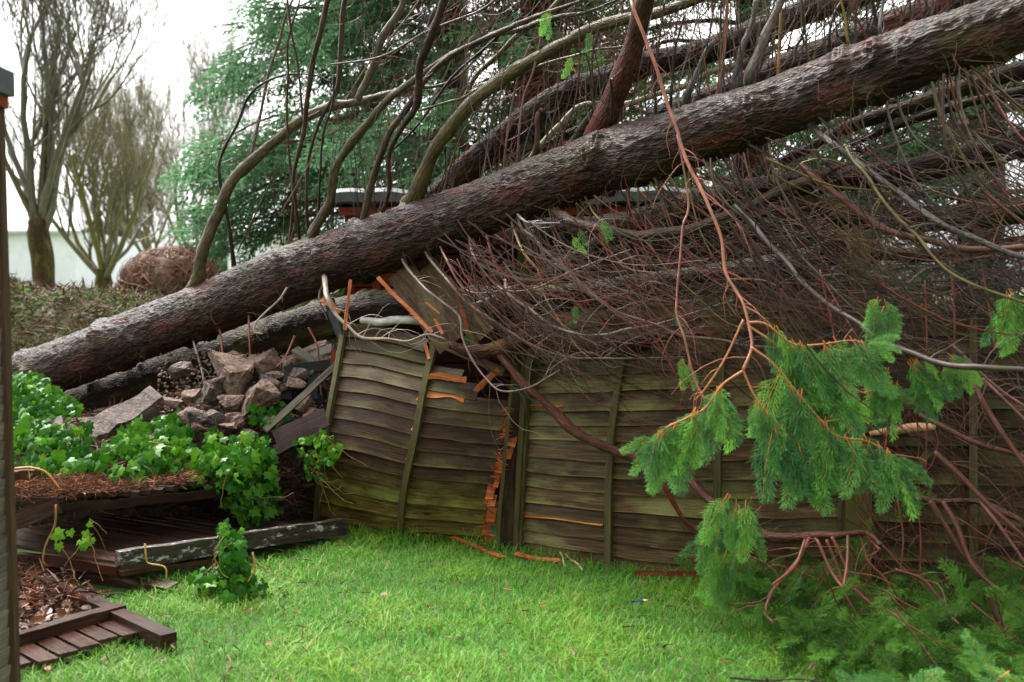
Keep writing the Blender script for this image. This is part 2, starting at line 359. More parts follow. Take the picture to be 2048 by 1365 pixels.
# ------------------------------------------------------------------ templates
def ellipse_leaf():
    v = np.array([[0, 0, 0], [.3, .35, .05], [.25, .75, .02], [0, 1, -.05], [-.25, .75, .02], [-.3, .35, .05], [0, .5, -.05]])
    t = np.array([[0, 1, 6], [1, 2, 6], [2, 3, 6], [3, 4, 6], [4, 5, 6], [5, 0, 6]]); return v, t
def ivy_leaf():
    a = [(0, 0), (.30, -.16), (.56, .02), (.44, .26), (.62, .50), (.30, .56), (0, 1.0), (-.30, .56), (-.62, .50), (-.44, .26), (-.56, .02), (-.30, -.16)]
    v = [[x, y, -.22 * abs(x) ** 1.2 - .12 * max(0, y - .4)] for x, y in a] + [[0, .32, .05]]
    n = len(a); t = [[i, (i + 1) % n, n] for i in range(n)]; return np.array(v), np.array(t)
def spray_template(seed, nside=13, sub=7, w=.011, plume=.45):
    r = np.random.default_rng(seed); V = []; T = []
    def blade(p, d, L, ww):
        d = d / np.linalg.norm(d); x = np.cross(d, [0, 0, 1.]) + r.normal(0, .3, 3); x /= np.linalg.norm(x)
        b = len(V); m = p + d * L * .45
        V.extend([p, m + x * ww, p + d * L + np.array([0, 0, -.1 * L]), m - x * ww]); T.extend([[b, b + 1, b + 2], [b, b + 2, b + 3]])
    for i in range(nside * 2):
        s = 1 if i % 2 else -1; t = (i + .5) / (nside * 2)
        p = np.array([.04 * math.sin(t * 5 + seed), t, -.12 * t * t]); L = plume * (1 - t) ** .6 * (.35 + .65 * min(1, t * 5 + .2)) * r.uniform(.75, 1.2) + .06
        d = np.array([s * r.uniform(.55, .85), 1.0, r.normal(0, .25)]); d /= np.linalg.norm(d)
        blade(p, d, L, w * .55)
        for k in range(sub):
            u = (k + .7) / sub; q = p + d * L * u; q[2] -= .15 * (L * u) ** 2
            ss = 1 if k % 2 else -1
            dd = d + np.array([ss * r.uniform(.5, .8), r.uniform(-.1, .4), r.normal(0, .35)]); blade(q, dd, .17 * (1 - u * .55) * (L / plume + .35) * r.uniform(.7, 1.3), w)
    return np.array(V), np.array(T)
SPR = [spray_template(s, 16, 7, .0080, .25) for s in range(4)]
FARSP = [spray_template(20 + s, 6, 3, .035, .5) for s in range(3)]
IVY = ivy_leaf(); LEAF = ellipse_leaf()

# ------------------------------------------------------------------ background buildings
def bx(mb, x0, x1, y0, y1, z0, z1, col=(1, 1, 1)):
    v = [[x, y, z] for x in (x0, x1) for y in (y0, y1) for z in (z0, z1)]
    mb.add(v, [[0, 1, 3, 2], [4, 6, 7, 5], [0, 4, 5, 1], [2, 3, 7, 6], [0, 2, 6, 4], [1, 5, 7, 3]], col=col); return mb
def building(name, label, pxa, pxb, pytop, Y, depth, wall, roofh, extra=None):
    a = P(pxa, pytop, Y); b = P(pxb, pytop, Y); z0 = 1.2; zt = a[2]
    t = thing(name, ((a[0] + b[0]) / 2, Y, z0), label, 'building')
    bx(MB(), a[0], b[0], Y, Y + depth, z0, zt).build('wall', wall, t, False)
    mb = MB(); o = .3; yc = Y + depth / 2; v = [[a[0] - o, Y - o, zt], [b[0] + o, Y - o, zt], [b[0] + o, yc, zt + roofh], [a[0] - o, yc, zt + roofh], [a[0] - o, Y + depth + o, zt], [b[0] + o, Y + depth + o, zt]]
    v += [[x, y, z - .12] for x, y, z in v]
    mb.add(v, [[0, 1, 2, 3], [3, 2, 5, 4], [7, 6, 9, 8], [8, 9, 10, 11], [0, 6, 7, 1], [4, 5, 11, 10]], [[0, 3, 9], [0, 9, 6], [3, 4, 10], [3, 10, 9], [1, 7, 8], [1, 8, 2], [2, 8, 11], [2, 11, 5]])
    rf = mb.build('roof', M['far_roof'], t, False); return t, rf, zt
building('white_house', 'long pale white building beyond the bare trees at the far left', -260, 150, 462, 46, 9, M['white_wall'], 1.0)
t, rf, zt = building('white_house', 'small white building with a pinkish chimney seen behind the arching branch', 455, 556, 462, 52, 6, M['white_wall'], .9)
a = P(546, 450, 50); b = P(588, 450, 50); bx(MB(), a[0], b[0], 50, 51.0, 1.3, a[2] + .1).build('chimney', M['pink_wall'], t, False)
bx(MB(), a[0] + .12, b[0] - .12, 50.2, 50.8, a[2] + .1, a[2] + .55, (1.2, .8, .5)).build('chimney_pot', M['brick'], t, False)
# distant rounded tree line
mb = MB()
for i in range(150):
    px = RNG.uniform(-400, 700); p = P(px, 0, 120); zz = 1.4 + RNG.uniform(0, 4.6) * (.6 + .4 * math.sin(px * .02))
    tube(mb, [[p[0], 120 + RNG.uniform(-4, 4), 1.0], [p[0] + RNG.uniform(-1, 1), 120, zz]], [1.8, 1.5], 6, 4, (.5, .55, .5), .4, i)
tag(mb.build('far_hedge', M['far_spray']), 'misty grey tree line on the horizon behind the white buildings', 'trees', kind='stuff')

# ------------------------------------------------------------------ bare trees
def bare_tree(px, Y, py_base_z, height, spread, seed, label, trunk_px, split_z, nl=7, tone=(.10, .095, .06), levels=4, crown_dense=1.0):
    r = np.random.default_rng(seed); base = P(px, 577, Y); base[2] = py_base_z
    t = thing('bare_tree', base, label, 'tree'); R0 = trunk_px / 2 * Y / FPX
    top = base + np.array([r.uniform(-.1, .1), 0, split_z])
    mb = MB(); tube(mb, [base - [0, 0, .5], base + [0, 0, split_z * .5], top, top + [0, 0, .35]], [R0 * 1.25, R0, R0 * 1.05, R0 * .8], 12, 14, (1.6, 1.6, 1.0), .08, seed); mb.build('trunk', M['bark_moss'], t)
    tw = MB(); cnt = [0]
    def grow(p, d, L, R, lev, mbx):
        n = 5; pts = [p]; q = p.copy(); dd = d.copy()
        for i in range(n):
            dd = dd + r.normal(0, .16, 3) + np.array([0, 0, .10 + .05 * lev]); dd /= np.linalg.norm(dd); q = q + dd * L / n; pts.append(q.copy())
        c = np.array(tone) * r.uniform(.6, 1.5) * np.array([1, 1, r.uniform(.5, 1.1)])
        tube(mbx, pts, [R, R * .45], 5 if lev < 2 else 3, 6 if lev < 3 else 4, c, 0, int(r.integers(99)), False)
        cnt[0] += 1
        if lev >= levels: return
        for i in range(int((5 if lev < 2 else 5) * crown_dense)):
            k = r.integers(1, n + 1); pp = pts[k]; d2 = dd + r.normal(0, .42, 3); d2[2] = abs(d2[2]) * .8 + .25; d2 /= np.linalg.norm(d2)
            grow(pp, d2, L * r.uniform(.45, .72), max(.005, R * (1 - .5 * k / n) * .52), lev + 1, tw)
    for i in range(nl):
        az = 2 * math.pi * i / nl + r.uniform(-.3, .3); lean = r.uniform(.25, 1.0) * spread
        d = np.array([math.cos(az) * lean, math.sin(az) * lean * .7, 1.0]); d /= np.linalg.norm(d)
        lb = MB(); grow(top + [0, 0, r.uniform(-.2, .2)], d, height * r.uniform(.42, .58), R0 * r.uniform(.28, .46), 0, lb)
        lb.build('limb', M['twig'], t)
    tag(tw.build('twigs', M['twig'], t, False), kind='stuff')
bare_tree(88, 20, 1.2, 7.2, .55, 11, 'tall bare winter tree with upright branches from a mossy trunk at the far left', 42, 1.35, 9, (.15, .14, .115), 4)
bare_tree(212, 27, 1.2, 5.6, 1.15, 12, 'low bushy bare tree with an orange brown trunk behind the soil bank', 34, .5, 10, (.17, .15, .10), 4)
bare_tree(400, 30, 1.2, 6.8, .75, 13, 'thin bare tree with reddish twig tips just left of the green conifer', 26, .8, 8, (.16, .13, .085), 4)
bare_tree(300, 36, 1.2, 5.6, .8, 15, 'farthest pale bare tree standing between the two nearer ones', 24, .8, 8, (.19, .16, .11), 4)

# ------------------------------------------------------------------ standing conifers
def conifer(base, H, Lmax, n, seed, label, tint, zmin=.6, dead=0.5, az_rng=(0, 2 * math.pi), spr=18, name='conifer_tree', sc=.55, inner=.42, tcol=1.0):
    r = np.random.default_rng(seed); t = thing(name, base, label, 'tree'); base = np.array(base, float)
    mb = MB(); tube(mb, [base - [0, 0, .3], base + [0, 0, H * .5], base + [0, 0, H]], [.26, .18, .05], 12, 30, (1, .8, .7), .06, seed); mb.build('trunk', M['bark_red'], t)
    tw = MB(); Ms = []; cols = []
    for i in range(n):
        z = zmin + (H - zmin) * r.random() ** .9; az = r.uniform(*az_rng); L = Lmax * (1 - (z / H) ** 2 * .6) * r.uniform(.6, 1.05)
        d = np.array([math.cos(az), math.sin(az), 0]); p0 = base + [0, 0, z]
        lift = r.uniform(-.05, .28); t5 = np.linspace(0, 1, 6)[:, None]
        pts = p0 + d * L * t5 + np.array([0, 0, 1]) * (lift * L * t5 - .28 * L * t5 ** 2) + np.cumsum(r.normal(0, .05, (6, 3)), 0)
        c = np.array([.14, .060, .042]) * r.uniform(.6, 1.7) * tcol
        tube(tw, pts, [.035, .007], 5, 12, c, 0, i, False)
        dense = crs(pts, 40)
        for k in range(int(10 * dead)):
            j = r.integers(2, 26); dd = np.array([r.normal(), r.normal(), r.normal(-.2, .6)]); dd /= np.linalg.norm(dd)
            q = dense[j]; l2 = r.uniform(.3, .9); tube(tw, [q, q + dd * l2 * .5 + [0, 0, -.02], q + dd * l2 + [0, 0, -.15]], [.009, .003], 3, 4, c * r.uniform(.7, 1.9), 0, k, False)
        k = int(spr * L); j = (inner + (1 - inner) * r.random(k) ** .8) * 39; pos = dense[j.astype(int)]
        side = np.cross(d, [0, 0, 1.]); off = r.normal(0, 1, (k, 1)) * side * .22 * L * .35 + r.normal(0, .07, (k, 3)); off[:, 2] -= abs(r.normal(0, .13, k))
        dirs = d * r.uniform(.4, 1.2, (k, 1)) + side * r.normal(0, .6, (k, 1)) + np.array([0, 0, -1]) * r.uniform(.1, .9, (k, 1))
        nr = r.normal(0, .5, (k, 3)) + [0, -.4, 1]
        Ms.append(frames(dirs, nr, r.uniform(.6, 1.25, k) * sc, pos + off)); b = r.uniform(.55, 1.5)
        cc = np.ones((k, 3)) * np.array(tint) * b * r.uniform(.75, 1.3, (k, 1)); cols.append(cc)
    tag(tw.build('dead_twigs', M['twig'], t, False), kind='stuff')
    Ms = np.concatenate(Ms); cols = np.concatenate(cols); mb = MB(); idx = r.integers(0, 3, len(Ms))
    for a in range(3): scatter(mb, FARSP[a][0], FARSP[a][1], Ms[idx == a], cols[idx == a])
    tag(mb.build('crown', M['far_spray'], t, False), kind='stuff')
b = P(905, 577, 14.5); b[2] = .9
conifer(b, 9.5, 3.35, 165, 21, 'large standing green conifer behind the shed with drooping sprays', (1.1, 1.12, 1.15), .9, 1.2, (math.radians(95), math.radians(300)), 11, sc=.50)
b = P(1075, 577, 12.8); b[2] = .9
conifer(b, 9.0, 2.0, 120, 22, 'standing conifer with brown dead inner twigs above the shed roof', (1.3, 1.2, .7), .4, 7.0, spr=6, sc=.42, tcol=1.7)
b = P(1500, 577, 13.0); b[2] = .9
conifer(b, 9.0, 2.8, 100, 23, 'dark standing conifer behind the fallen trunks at the upper right', (.9, .95, .8), .2, 2.5, spr=9, sc=.5)
b = P(1960, 577, 11.5); b[2] = .9
conifer(b, 8.0, 2.4, 90, 24, 'thin dark conifer showing through branches at the right edge', (.7, .7, .6), .0, 3.0, spr=8, sc=.45)

# ------------------------------------------------------------------ bank debris, root plates
def litter(name, label, n, area, z_lift, size, pal, mat, cat, leafy=False, seed=0, along=None):
    r = np.random.default_rng(seed); x = r.uniform(area[0], area[1], n); y = r.uniform(area[2], area[3], n); z = hgt(x, y) + z_lift * r.random(n)
    d = np.stack([r.normal(0, 1, n), r.normal(0, 1, n), r.normal(0, .45, n)], -1); nr = np.stack([r.normal(0, .6, n), r.normal(-.3, .6, n), np.ones(n)], -1)
    mm = frames(d, nr, r.uniform(.5, 1.4, n) * size, np.stack([x, y, z], -1)); pal = np.array(pal); cols = pal[r.integers(0, len(pal), n)] * r.uniform(.6, 1.4, (n, 1))
    mb = MB()
    if leafy: tv, tt = LEAF
    else: tv, tt = (np.array([[-.03, 0, 0], [.03, 0, 0], [.05, .5, .06], [0, 1, 0]]), np.array([[0, 1, 2], [0, 2, 3]]))
    scatter(mb, tv, tt, mm, cols); return tag(mb.build(name, mat, None, False), label, cat, kind='stuff')
litter('bank_grass', 'rough grass and green scraps growing over the soil bank at left', 42000, (-8, -1, 9.7, 13.5), .07, .075, [(.9, .8, 1.7), (1.3, 1.0, 2.3), (.6, .6, .8), (1.9, 1.1, 3.4)], M['grass'], 'grass', seed=31)
litter('bank_twigs', 'red brown twig litter strewn over the soil bank', 34000, (-8, -1, 9.7, 13.3), .08, .15, [(.9, .95, 1.0), (1.9, 2.0, 2.2), (.5, .5, .5), (1.2, .9, .7), (.7, 1.3, .7)], M['debris'], 'twigs', seed=32)
def lump(name, c, rad, label, mat, cat, seed, amp=.25, sub=24):
    u = np.linspace(0, 2 * math.pi, sub, endpoint=False); v = np.linspace(0.02, math.pi - .02, sub // 2 + 2); U, V = np.meshgrid(u, v)
    d = np.stack([np.cos(U) * np.sin(V), np.sin(U) * np.sin(V), np.cos(V)], -1); s = 1 + amp * vnoise(d * 2.2 + seed, seed) + amp * .5 * vnoise(d * 6 + seed, seed)
    p = d * s[..., None] * np.array(rad); n = len(u); m = len(v); i, j = np.meshgrid(np.arange(n), np.arange(m - 1)); a = j * n + i; b_ = j * n + (i + 1) % n
    mb = MB().add(p.reshape(-1, 3) + c, np.stack([a, a + n, b_ + n, b_], -1).reshape(-1, 4)); return mb, d, s
c = P(345, 572, 13.0)
rp = thing('root_plate', c, 'round upturned root plate of brown soil and roots behind the leaning trunk', 'root plate')
mb, d, s = lump('x', c, (.56, .4, .38), '', None, '', 4, .22, 48); mb.build('soil_ball', M['rootsoil'], rp)
mb = MB(); r = np.random.default_rng(5)
for i in range(1500):
    dd = r.normal(0, 1, 3); dd[1] = -abs(dd[1]); dd /= np.linalg.norm(dd); p = c + dd * np.array([.56, .4, .38]); tt = np.cross(dd, r.normal(0, 1, 3)); tt /= np.linalg.norm(tt); L = r.uniform(.08, .3)
    tube(mb, [p, p + tt * L * .5 + dd * .04, p + tt * L + dd * r.uniform(-.05, .03)], [.006, .002], 3, 4, np.array([.22, .11, .07]) * r.uniform(.5, 1.7), 0, i, False)
tag(mb.build('roots', M['twig'], rp, False), kind='stuff')
mb = MB()
sx = r.uniform(-1, 1, 700); dd = np.stack([sx * .3 + .12, -np.abs(r.normal(0, 1, 700)), r.normal(-.2, .5, 700)], -1); dd /= np.linalg.norm(dd, axis=1)[:, None]
scatter(mb, LEAF[0], LEAF[1], frames(r.normal(0, 1, (700, 3)), dd, np.full(700, .05), c + dd * np.array([.52, .42, .38])), np.ones((700, 3)) * r.uniform(.5, 1.2, (700, 1)))
tag(mb.build('clinging_moss', M['grass'], rp, False), kind='stuff')

# ------------------------------------------------------------------ shed behind the fence
SY = 8.5
a = P(690, 415, SY); bq = P(1660, 415, SY); ztop = a[2]
sh = thing('garden_shed', ((a[0] + bq[0]) / 2, SY, 0), 'dark red brown timber shed with grey felt roof behind the broken fence', 'shed')
nb = 19; bh = ztop / nb * 1.0
for i in range(nb):
    z0 = i * bh; mb = MB()
    col = np.array([1, 1, 1]) * RNG.uniform(.8, 1.25)
    beam(mb, [a[0], SY - .012, z0 + bh / 2], [bq[0], SY - .012, z0 + bh / 2], .022, bh - .012, (0, 0, 1), 1, 0, i, col); mb.build('board', M['shed'], sh, False)
bx(MB(), a[0] + .005, bq[0] - .005, SY + .002, SY + 1.9, 0, ztop - .01, (.25, .25, .25)).build('wall', M['shed'], sh, False)
for k, pxx in enumerate((692, 745)):
    q = P(pxx, 440, SY - .05); beam(MB(), [q[0] + .03, SY - .06, .1], [q[0] + .03, SY - .06, ztop - .03], .06, .045, (0, 1, 0), 4, 0, k).build('corner_post', M['shed_bright'], sh, False)
for k in range(6):
    z0 = ztop - .10 - k * .11
    beam(MB(), [a[0] + .07, SY - .035, z0], [a[0] + .52, SY - .035, z0], .02, .10, (0, 0, 1), 1, 0, k, (1, 1, 1)).build('board', M['shed_bright'], sh, False)  # same cladding in brighter orange, its lit look put into the colour
beam(MB(), [a[0] - .03, SY - .10, ztop - .035], [bq[0], SY - .10, ztop - .035], .03, .06, (0, 0, 1), 6, .004, 9).build('fascia', M['shed_bright'], sh, False)
# roof felt: rolled front edge, slightly sagging
q0 = P(664, 379, SY - .2); q1 = P(1700, 375, SY - .2); n = 60; V = []; prof = [(0.03, -.115), (0, -.10), (-.004, -.03), (.03, .0), (1.0, .02), (2.1, -.01), (2.1, -.06), (.04, -.04)]
for i in range(n):
    t_ = i / (n - 1); x = q0[0] + (q1[0] - q0[0]) * t_; z = q0[2] + (q1[2] - q0[2]) * t_ + .012 * math.sin(t_ * 23) + .006 * math.sin(t_ * 71)
    for (yy, zz) in prof: V.append([x + .01 * math.sin(i), SY - .2 + yy, z + zz])
k = len(prof); Q = [[i * k + j, i * k + (j + 1) % k, (i + 1) * k + (j + 1) % k, (i + 1) * k + j] for i in range(n - 1) for j in range(k)]
mb = MB().add(V, Q); mb.add(V[:k], None, [[0, j, j + 1] for j in range(1, k - 1)]); mb.build('roof_felt', M['felt'], sh, False)

# ------------------------------------------------------------------ fence
class Patch:
    def __init__(s, rows, m=41):
        g = np.array([[P(*c_) for c_ in row] for row in rows]); nr, nc, _ = g.shape
        a = np.stack([crs(g[i], m) for i in range(nr)]); s.g = np.stack([crs(a[:, j], m) for j in range(m)], 1); s.m = m
    def __call__(s, u, v):
        u = np.asarray(u, float) * (s.m - 1); v = np.asarray(v, float) * (s.m - 1)
        i = np.clip(np.floor(u).astype(int), 0, s.m - 2); j = np.clip(np.floor(v).astype(int), 0, s.m - 2); fu = (u - i)[..., None]; fv = (v - j)[..., None]; g = s.g
        return (g[j, i] * (1 - fu) + g[j, i + 1] * fu) * (1 - fv) + (g[j + 1, i] * (1 - fu) + g[j + 1, i + 1] * fu) * fv
    def N(s, u, v):
        e = .02; du = s(u + e, v) - s(u - e, v); dv = s(u, v + e) - s(u, v - e); n = np.cross(du, dv); n /= np.linalg.norm(n, axis=-1)[..., None] + 1e-9
        return np.where((n[..., 1] > 0)[..., None], -n, n)
def lap_board(pt, v0, v1, u0, u1, mat, parent, seed, th=.009, n=16, col=(1, 1, 1), wav=.05, name='board', lift=.006, sag=0.0, uw=None):
    r = np.random.default_rng(seed); u = np.linspace(u0, u1, n); dv = v1 - v0
    wv = vnoise(np.stack([u * 9, u * 0 + seed * 3.3, u * 0], -1), seed) * wav * dv
    vt = np.full(n, v0 - .16 * dv); vb = v1 + wv + sag * (u - u0)
    V = []; B = []; E = []
    L = np.linalg.norm(pt(u1, v0) - pt(u0, v0)); rr = [(0.0, .002, 0), (.36, .0045, 0), (.86, lift + .006, .0), (1.0, lift + th, 1.0), (1.0, lift, 1.0), (.0, -.004, 0)]
    H = np.linalg.norm(pt(u0, v1) - pt(u0, v0))
    twist = r.normal(0, .006)
    for (f, lf, e) in rr:
        vv = vt + (vb - vt) * f; p = pt(u, vv); N = pt.N(u, np.clip(vv, .03, .97)); V.append(p + N * (lf + f * twist * 0 + f * abs(twist)))
        B.append(np.stack([u * 0 + f * H + seed * .77, u * 0 + lf, (u - u0) / (u1 - u0 + 1e-6) * L + seed * 2.3], -1))
    k = len(rr); V = np.stack(V, 1).reshape(-1, 3); B = np.stack(B, 1).reshape(-1, 3)
    Q = [[i * k + j, (i + 1) * k + j, (i + 1) * k + (j + 1) % k, i * k + (j + 1) % k] for i in range(n - 1) for j in range(k)]
    T_ = [[0, j, j + 1] for j in range(1, k - 1)] + [[(n - 1) * k, (n - 1) * k + j + 1, (n - 1) * k + j] for j in range(1, k - 1)]
    # algae sits along the lapped lower lip of each board
    cl = np.ones((n, k, 3)) * np.array(col); am = np.array([.05, .0, .35, 1, 1, 0])[None, :, None] * (.5 + .5 * r.random()) ; cl = cl * (1 - am * .0) + am * np.array([.9, 1.05, .35])
    mb = MB().add(V, Q, T_, B, cl.reshape(-1, 3)); return mb.build(name, mat, parent, False)
def batten(pt, uv, w_, th, mat, parent, seed, base=.016, ext_top=0.0, name='batten', col=(1, 1, 1)):
    u = np.array([a_[0] for a_ in uv]); v = np.array([a_[1] for a_ in uv]); n = 14
    d = crs(np.stack([u, v], -1), n); c_ = pt(d[:, 0], d[:, 1]); N = pt.N(d[:, 0], np.clip(d[:, 1], .03, .97)); T = np.gradient(c_, axis=0); T /= np.linalg.norm(T, axis=1)[:, None]
    if ext_top: c_[0] = c_[0] - T[0] * ext_top
    X = np.cross(T, N); V = []; B = []
    L = np.concatenate([[0], np.cumsum(np.linalg.norm(np.diff(c_, axis=0), axis=1))]) + seed * 1.9
    for (sx, hz) in ((-1, base), (1, base), (1, base + th), (-1, base + th)):
        V.append(c_ + X * sx * w_ / 2 + N * hz); B.append(np.stack([L * 0 + sx * w_ / 2 + seed, L * 0 + hz, L], -1))
    V = np.stack(V, 1).reshape(-1, 3); B = np.stack(B, 1).reshape(-1, 3)
    Q = [[i * 4 + j, i * 4 + (j + 1) % 4, (i + 1) * 4 + (j + 1) % 4, (i + 1) * 4 + j] for i in range(n - 1) for j in range(4)] + [[3, 2, 1, 0], [n * 4 - 4, n * 4 - 3, n * 4 - 2, n * 4 - 1]]
    MB().add(V, Q, None, B, col).build(name, mat, parent, False)
# left, bulging panel
LP = Patch([
    [(692, 650, 7.75), (770, 660, 7.6), (868, 685, 7.4), (960, 700, 7.2), (1050, 712, 7.05)],
    [(678, 748, 7.52), (750, 756, 7.33), (845, 778, 7.13), (935, 790, 7.0), (1036, 802, 6.95)],
    [(660, 850, 7.42), (735, 862, 7.22), (828, 885, 7.05), (918, 896, 6.95), (1010, 905, 6.90)],
    [(645, 950, 7.48), (715, 965, 7.28), (808, 985, 7.12), (900, 992, 7.0), (990, 1000, 6.92)],
    [(637, 1056, 7.65), (705, 1072, 7.46), (800, 1084, 7.26), (890, 1090, 7.12), (978, 1100, 7.02)]])
fl = thing('lap_fence', LP(.5, 1.0), 'bulging waney lap fence panel snapped away from the middle post', 'fence')
NB = 15
TINT = [(.95, .9, .8), (.8, .78, .8), (1.2, 1.15, 1.0), (1.5, 1.5, 1.5), (1.1, 1.0, .95), (.9, .8, .75), (.85, .7, .65), (.75, .6, .55), (.8, .62, .58), (.75, .6, .55), (1.1, 1.1, .7), (1.9, 2.2, 1.1), (2.0, 2.4, 1.1), (1.9, 2.2, 1.05), (1.6, 1.8, 1.0)]
for i in range(NB):
    v0 = i / NB; v1 = (i + 1) / NB
    if i < 4:
        u1 = [.47, .49, .50, .52][i]
    else: u1 = 1.0 - RNG.uniform(.0, .05) - (.015 if i > 9 else 0)
    col = np.array(TINT[i]) * RNG.uniform(.9, 1.1)
    lap_board(LP, v0, v1, 0.0, u1, M['fence'], fl, 100 + i, col=col, n=20)
    if i >= 4:
        e0 = u1 + .001; o = lap_board(LP, v0 + .003, v1 - .004, e0, e0 + RNG.uniform(.018, .052), M['raw'], fl, 200 + i, n=4, name='split_edge', wav=.5, col=(1, .9, .9))
lap_board(LP, 3 / NB, 4.05 / NB, .53, .80, M['fence'], fl, 131, n=8, wav=.5, col=(.8, .8, .8)); lap_board(LP, 3.85 / NB, 4.25 / NB, .53, .74, M['raw'], fl, 132, n=7, name='split_edge', wav=.9)
lap_board(LP, 2 / NB, 2.9 / NB, .52, .70, M['fence'], fl, 133, n=8, wav=.5)
mb = MB(); r = np.random.default_rng(12)
for i in range(90):
    v_ = r.uniform(.28, .99); q = LP(.965 + r.normal(0, .015), v_); N_ = LP.N(np.array(.95), np.array(v_)); L = r.uniform(.02, .09); dd = np.array([r.uniform(.3, 1), -.2 + r.normal(0, .3), r.normal(-.2, .5)]); dd /= np.linalg.norm(dd)
    tube(mb, [q + N_ * .02, q + N_ * .025 + dd * L], [.0035, .0006], 3, 4, np.array([1, .8, .7]) * r.uniform(.5, 1.4), 0, 0, False)
tag(mb.build('splinters', M['raw'], fl, False), kind='stuff')
batten(LP, [(.004, 0), (.004, .5), (.004, 1)], .038, .028, M['batten'], fl, 1, ext_top=.02)
batten(LP, [(.515, 0), (.52, .3), (.51, .6), (.51, 1.0)], .042, .03, M['batten'], fl, 2, ext_top=.18)
for i in (4, 6, 8, 12): lap_board(LP, i / NB + .01, (i + 1) / NB - .02, .488, .496, M['raw'], fl, 260 + i, n=3, name='split_edge', lift=.02)
# middle panel
RP = Patch([
    [(1062, 640, 6.98), (1225, 622, 6.66), (1390, 603, 6.42), (1550, 592, 6.25), (1690, 585, 6.15)],
    [(1055, 760, 6.93), (1222, 752, 6.60), (1388, 745, 6.36), (1548, 738, 6.20), (1690, 730, 6.1)],
    [(1051, 880, 6.88), (1218, 888, 6.52), (1386, 886, 6.30), (1545, 878, 6.14), (1690, 870, 6.07)],
    [(1046, 1000, 6.86), (1216, 1018, 6.50), (1385, 1030, 6.27), (1545, 1035, 6.12), (1690, 1030, 6.04)],
    [(1042, 1112, 6.83), (1215, 1143, 6.48), (1385, 1168, 6.24), (1545, 1184, 6.09), (1690, 1190, 6.02)]])
fr = thing('lap_fence', RP(.5, 1.0), 'green stained waney lap fence panel between the two posts under the branches', 'fence')
for i in range(16):
    v0 = i / 16; v1 = (i + 1) / 16; br = 1.0 + .45 * math.sin(i * 1.9) * .5 + RNG.uniform(-.15, .2)
    lap_board(RP, v0, v1 + RNG.uniform(-.007, .007), 0.0, 1.0, M['fence'], fr, 300 + i, n=26, col=np.array([1.6, 1.6, 1.32]) * br, wav=.08, sag=(.03 if i == 15 else 0))
for k, uu in enumerate((.006, .262, .58, .99)): batten(RP, [(uu + .035 * (1 if k == 1 else .3), .12), (uu, .5), (uu - .004, 1.0)], .04, .026, M['batten'], fr, 10 + k)
for k, (v_, ua, ub) in enumerate([(.80, .01, .24), (.345, .0, .12)]): lap_board(RP, v_, v_ + .014, ua, ub, M['raw'], fr, 340 + k, n=8, name='split_edge', wav=1.2, lift=.014, col=(.75, .6, .5))
for k, v_ in enumerate((.78, .85, .90, .95)): lap_board(RP, v_, v_ + .035, -.006, .012, M['raw'], fr, 350 + k, n=3, name='split_edge', wav=.5, lift=.012)
# right panel
XP = Patch([
    [(1742, 640, 6.12), (1900, 636, 5.95), (2060, 630, 5.8), (2600, 605, 5.25)],
    [(1738, 910, 6.05), (1900, 912, 5.88), (2060, 915, 5.73), (2600, 935, 5.20)],
    [(1735, 1192, 6.0), (1900, 1205, 5.83), (2060, 1220, 5.68), (2600, 1285, 5.15)]])
fx = thing('lap_fence', XP(.5, 1.0), 'dark waney lap fence panel in the shade at the right edge', 'fence')
for i in range(15): lap_board(XP, i / 15, (i + 1) / 15, 0.0, 1.0, M['fence'], fx, 400 + i, n=18, col=np.array([.9, .9, .75]) * RNG.uniform(.5, 1.1))  # shade put into the board tint, darker than the middle panel
for k, uu in enumerate((.46, .99)): batten(XP, [(uu, 0), (uu, 1)], .04, .026, M['batten'], fx, 20 + k)
# far left panel
DP = Patch([[(395, 800, 8.4), (520, 822, 8.1), (645, 842, 7.85)], [(400, 925, 8.35), (520, 940, 8.05), (640, 950, 7.8)], [(405, 1020, 8.3), (520, 1040, 8.0), (638, 1056, 7.75)]])
fd = thing('lap_fence', DP(.5, 1.0), 'low dark fence panel behind the ivy at the left of the bulging one', 'fence')
for i in range(8): lap_board(DP, i / 8, (i + 1) / 8, 0.0, 1.0, M['fence'], fd, 450 + i, n=8, col=np.array([.9, .85, .7]) * RNG.uniform(.8, 1.2))
# posts
po = thing('fence_post', G(1012, 1114), 'dark brown middle fence post beside the orange snapped board ends', 'fence post', 'fence posts')
beam(MB(), P(1046, 640, 6.98), P(1010, 1120, 6.90), .085, .085, (0, 1, 0), 10, .006, 1, (.9, .8, .7)).build('post', M['fence'], po, False)
beam(MB(), P(1022, 770, 6.86), P(992, 1112, 6.86), .022, .03, (0, 1, 0), 8, .004, 2).build('side_strip', M['batten'], po, False)
beam(MB(), P(1052, 640, 6.87), P(1030, 1108, 6.80), .03, .03, (0, 1, 0), 8, .004, 3, (.8, .8, .7)).build('side_strip', M['batten'], po, False)
p1 = thing('fence_post', P(1040, 700, 7.25), 'thin greenish post standing upright behind the middle of the fence', 'fence post', 'fence posts')
beam(MB(), P(1048, 470, 7.3), P(1030, 900, 7.25), .075, .07, (0, 1, 0), 8, .004, 4, (.7, .75, .6)).build('post', M['batten'], p1, False)
p2 = thing('fence_post', G(1712, 1190), 'tall yellow green post rising above the fence at the right', 'fence post', 'fence posts')
beam(MB(), P(1716, 462, 6.2), P(1704, 1195, 6.0), .115, .10, (0, 1, 0), 12, .004, 5, (1.15, 1.1, .8)).build('post', M['batten'], p2, False)
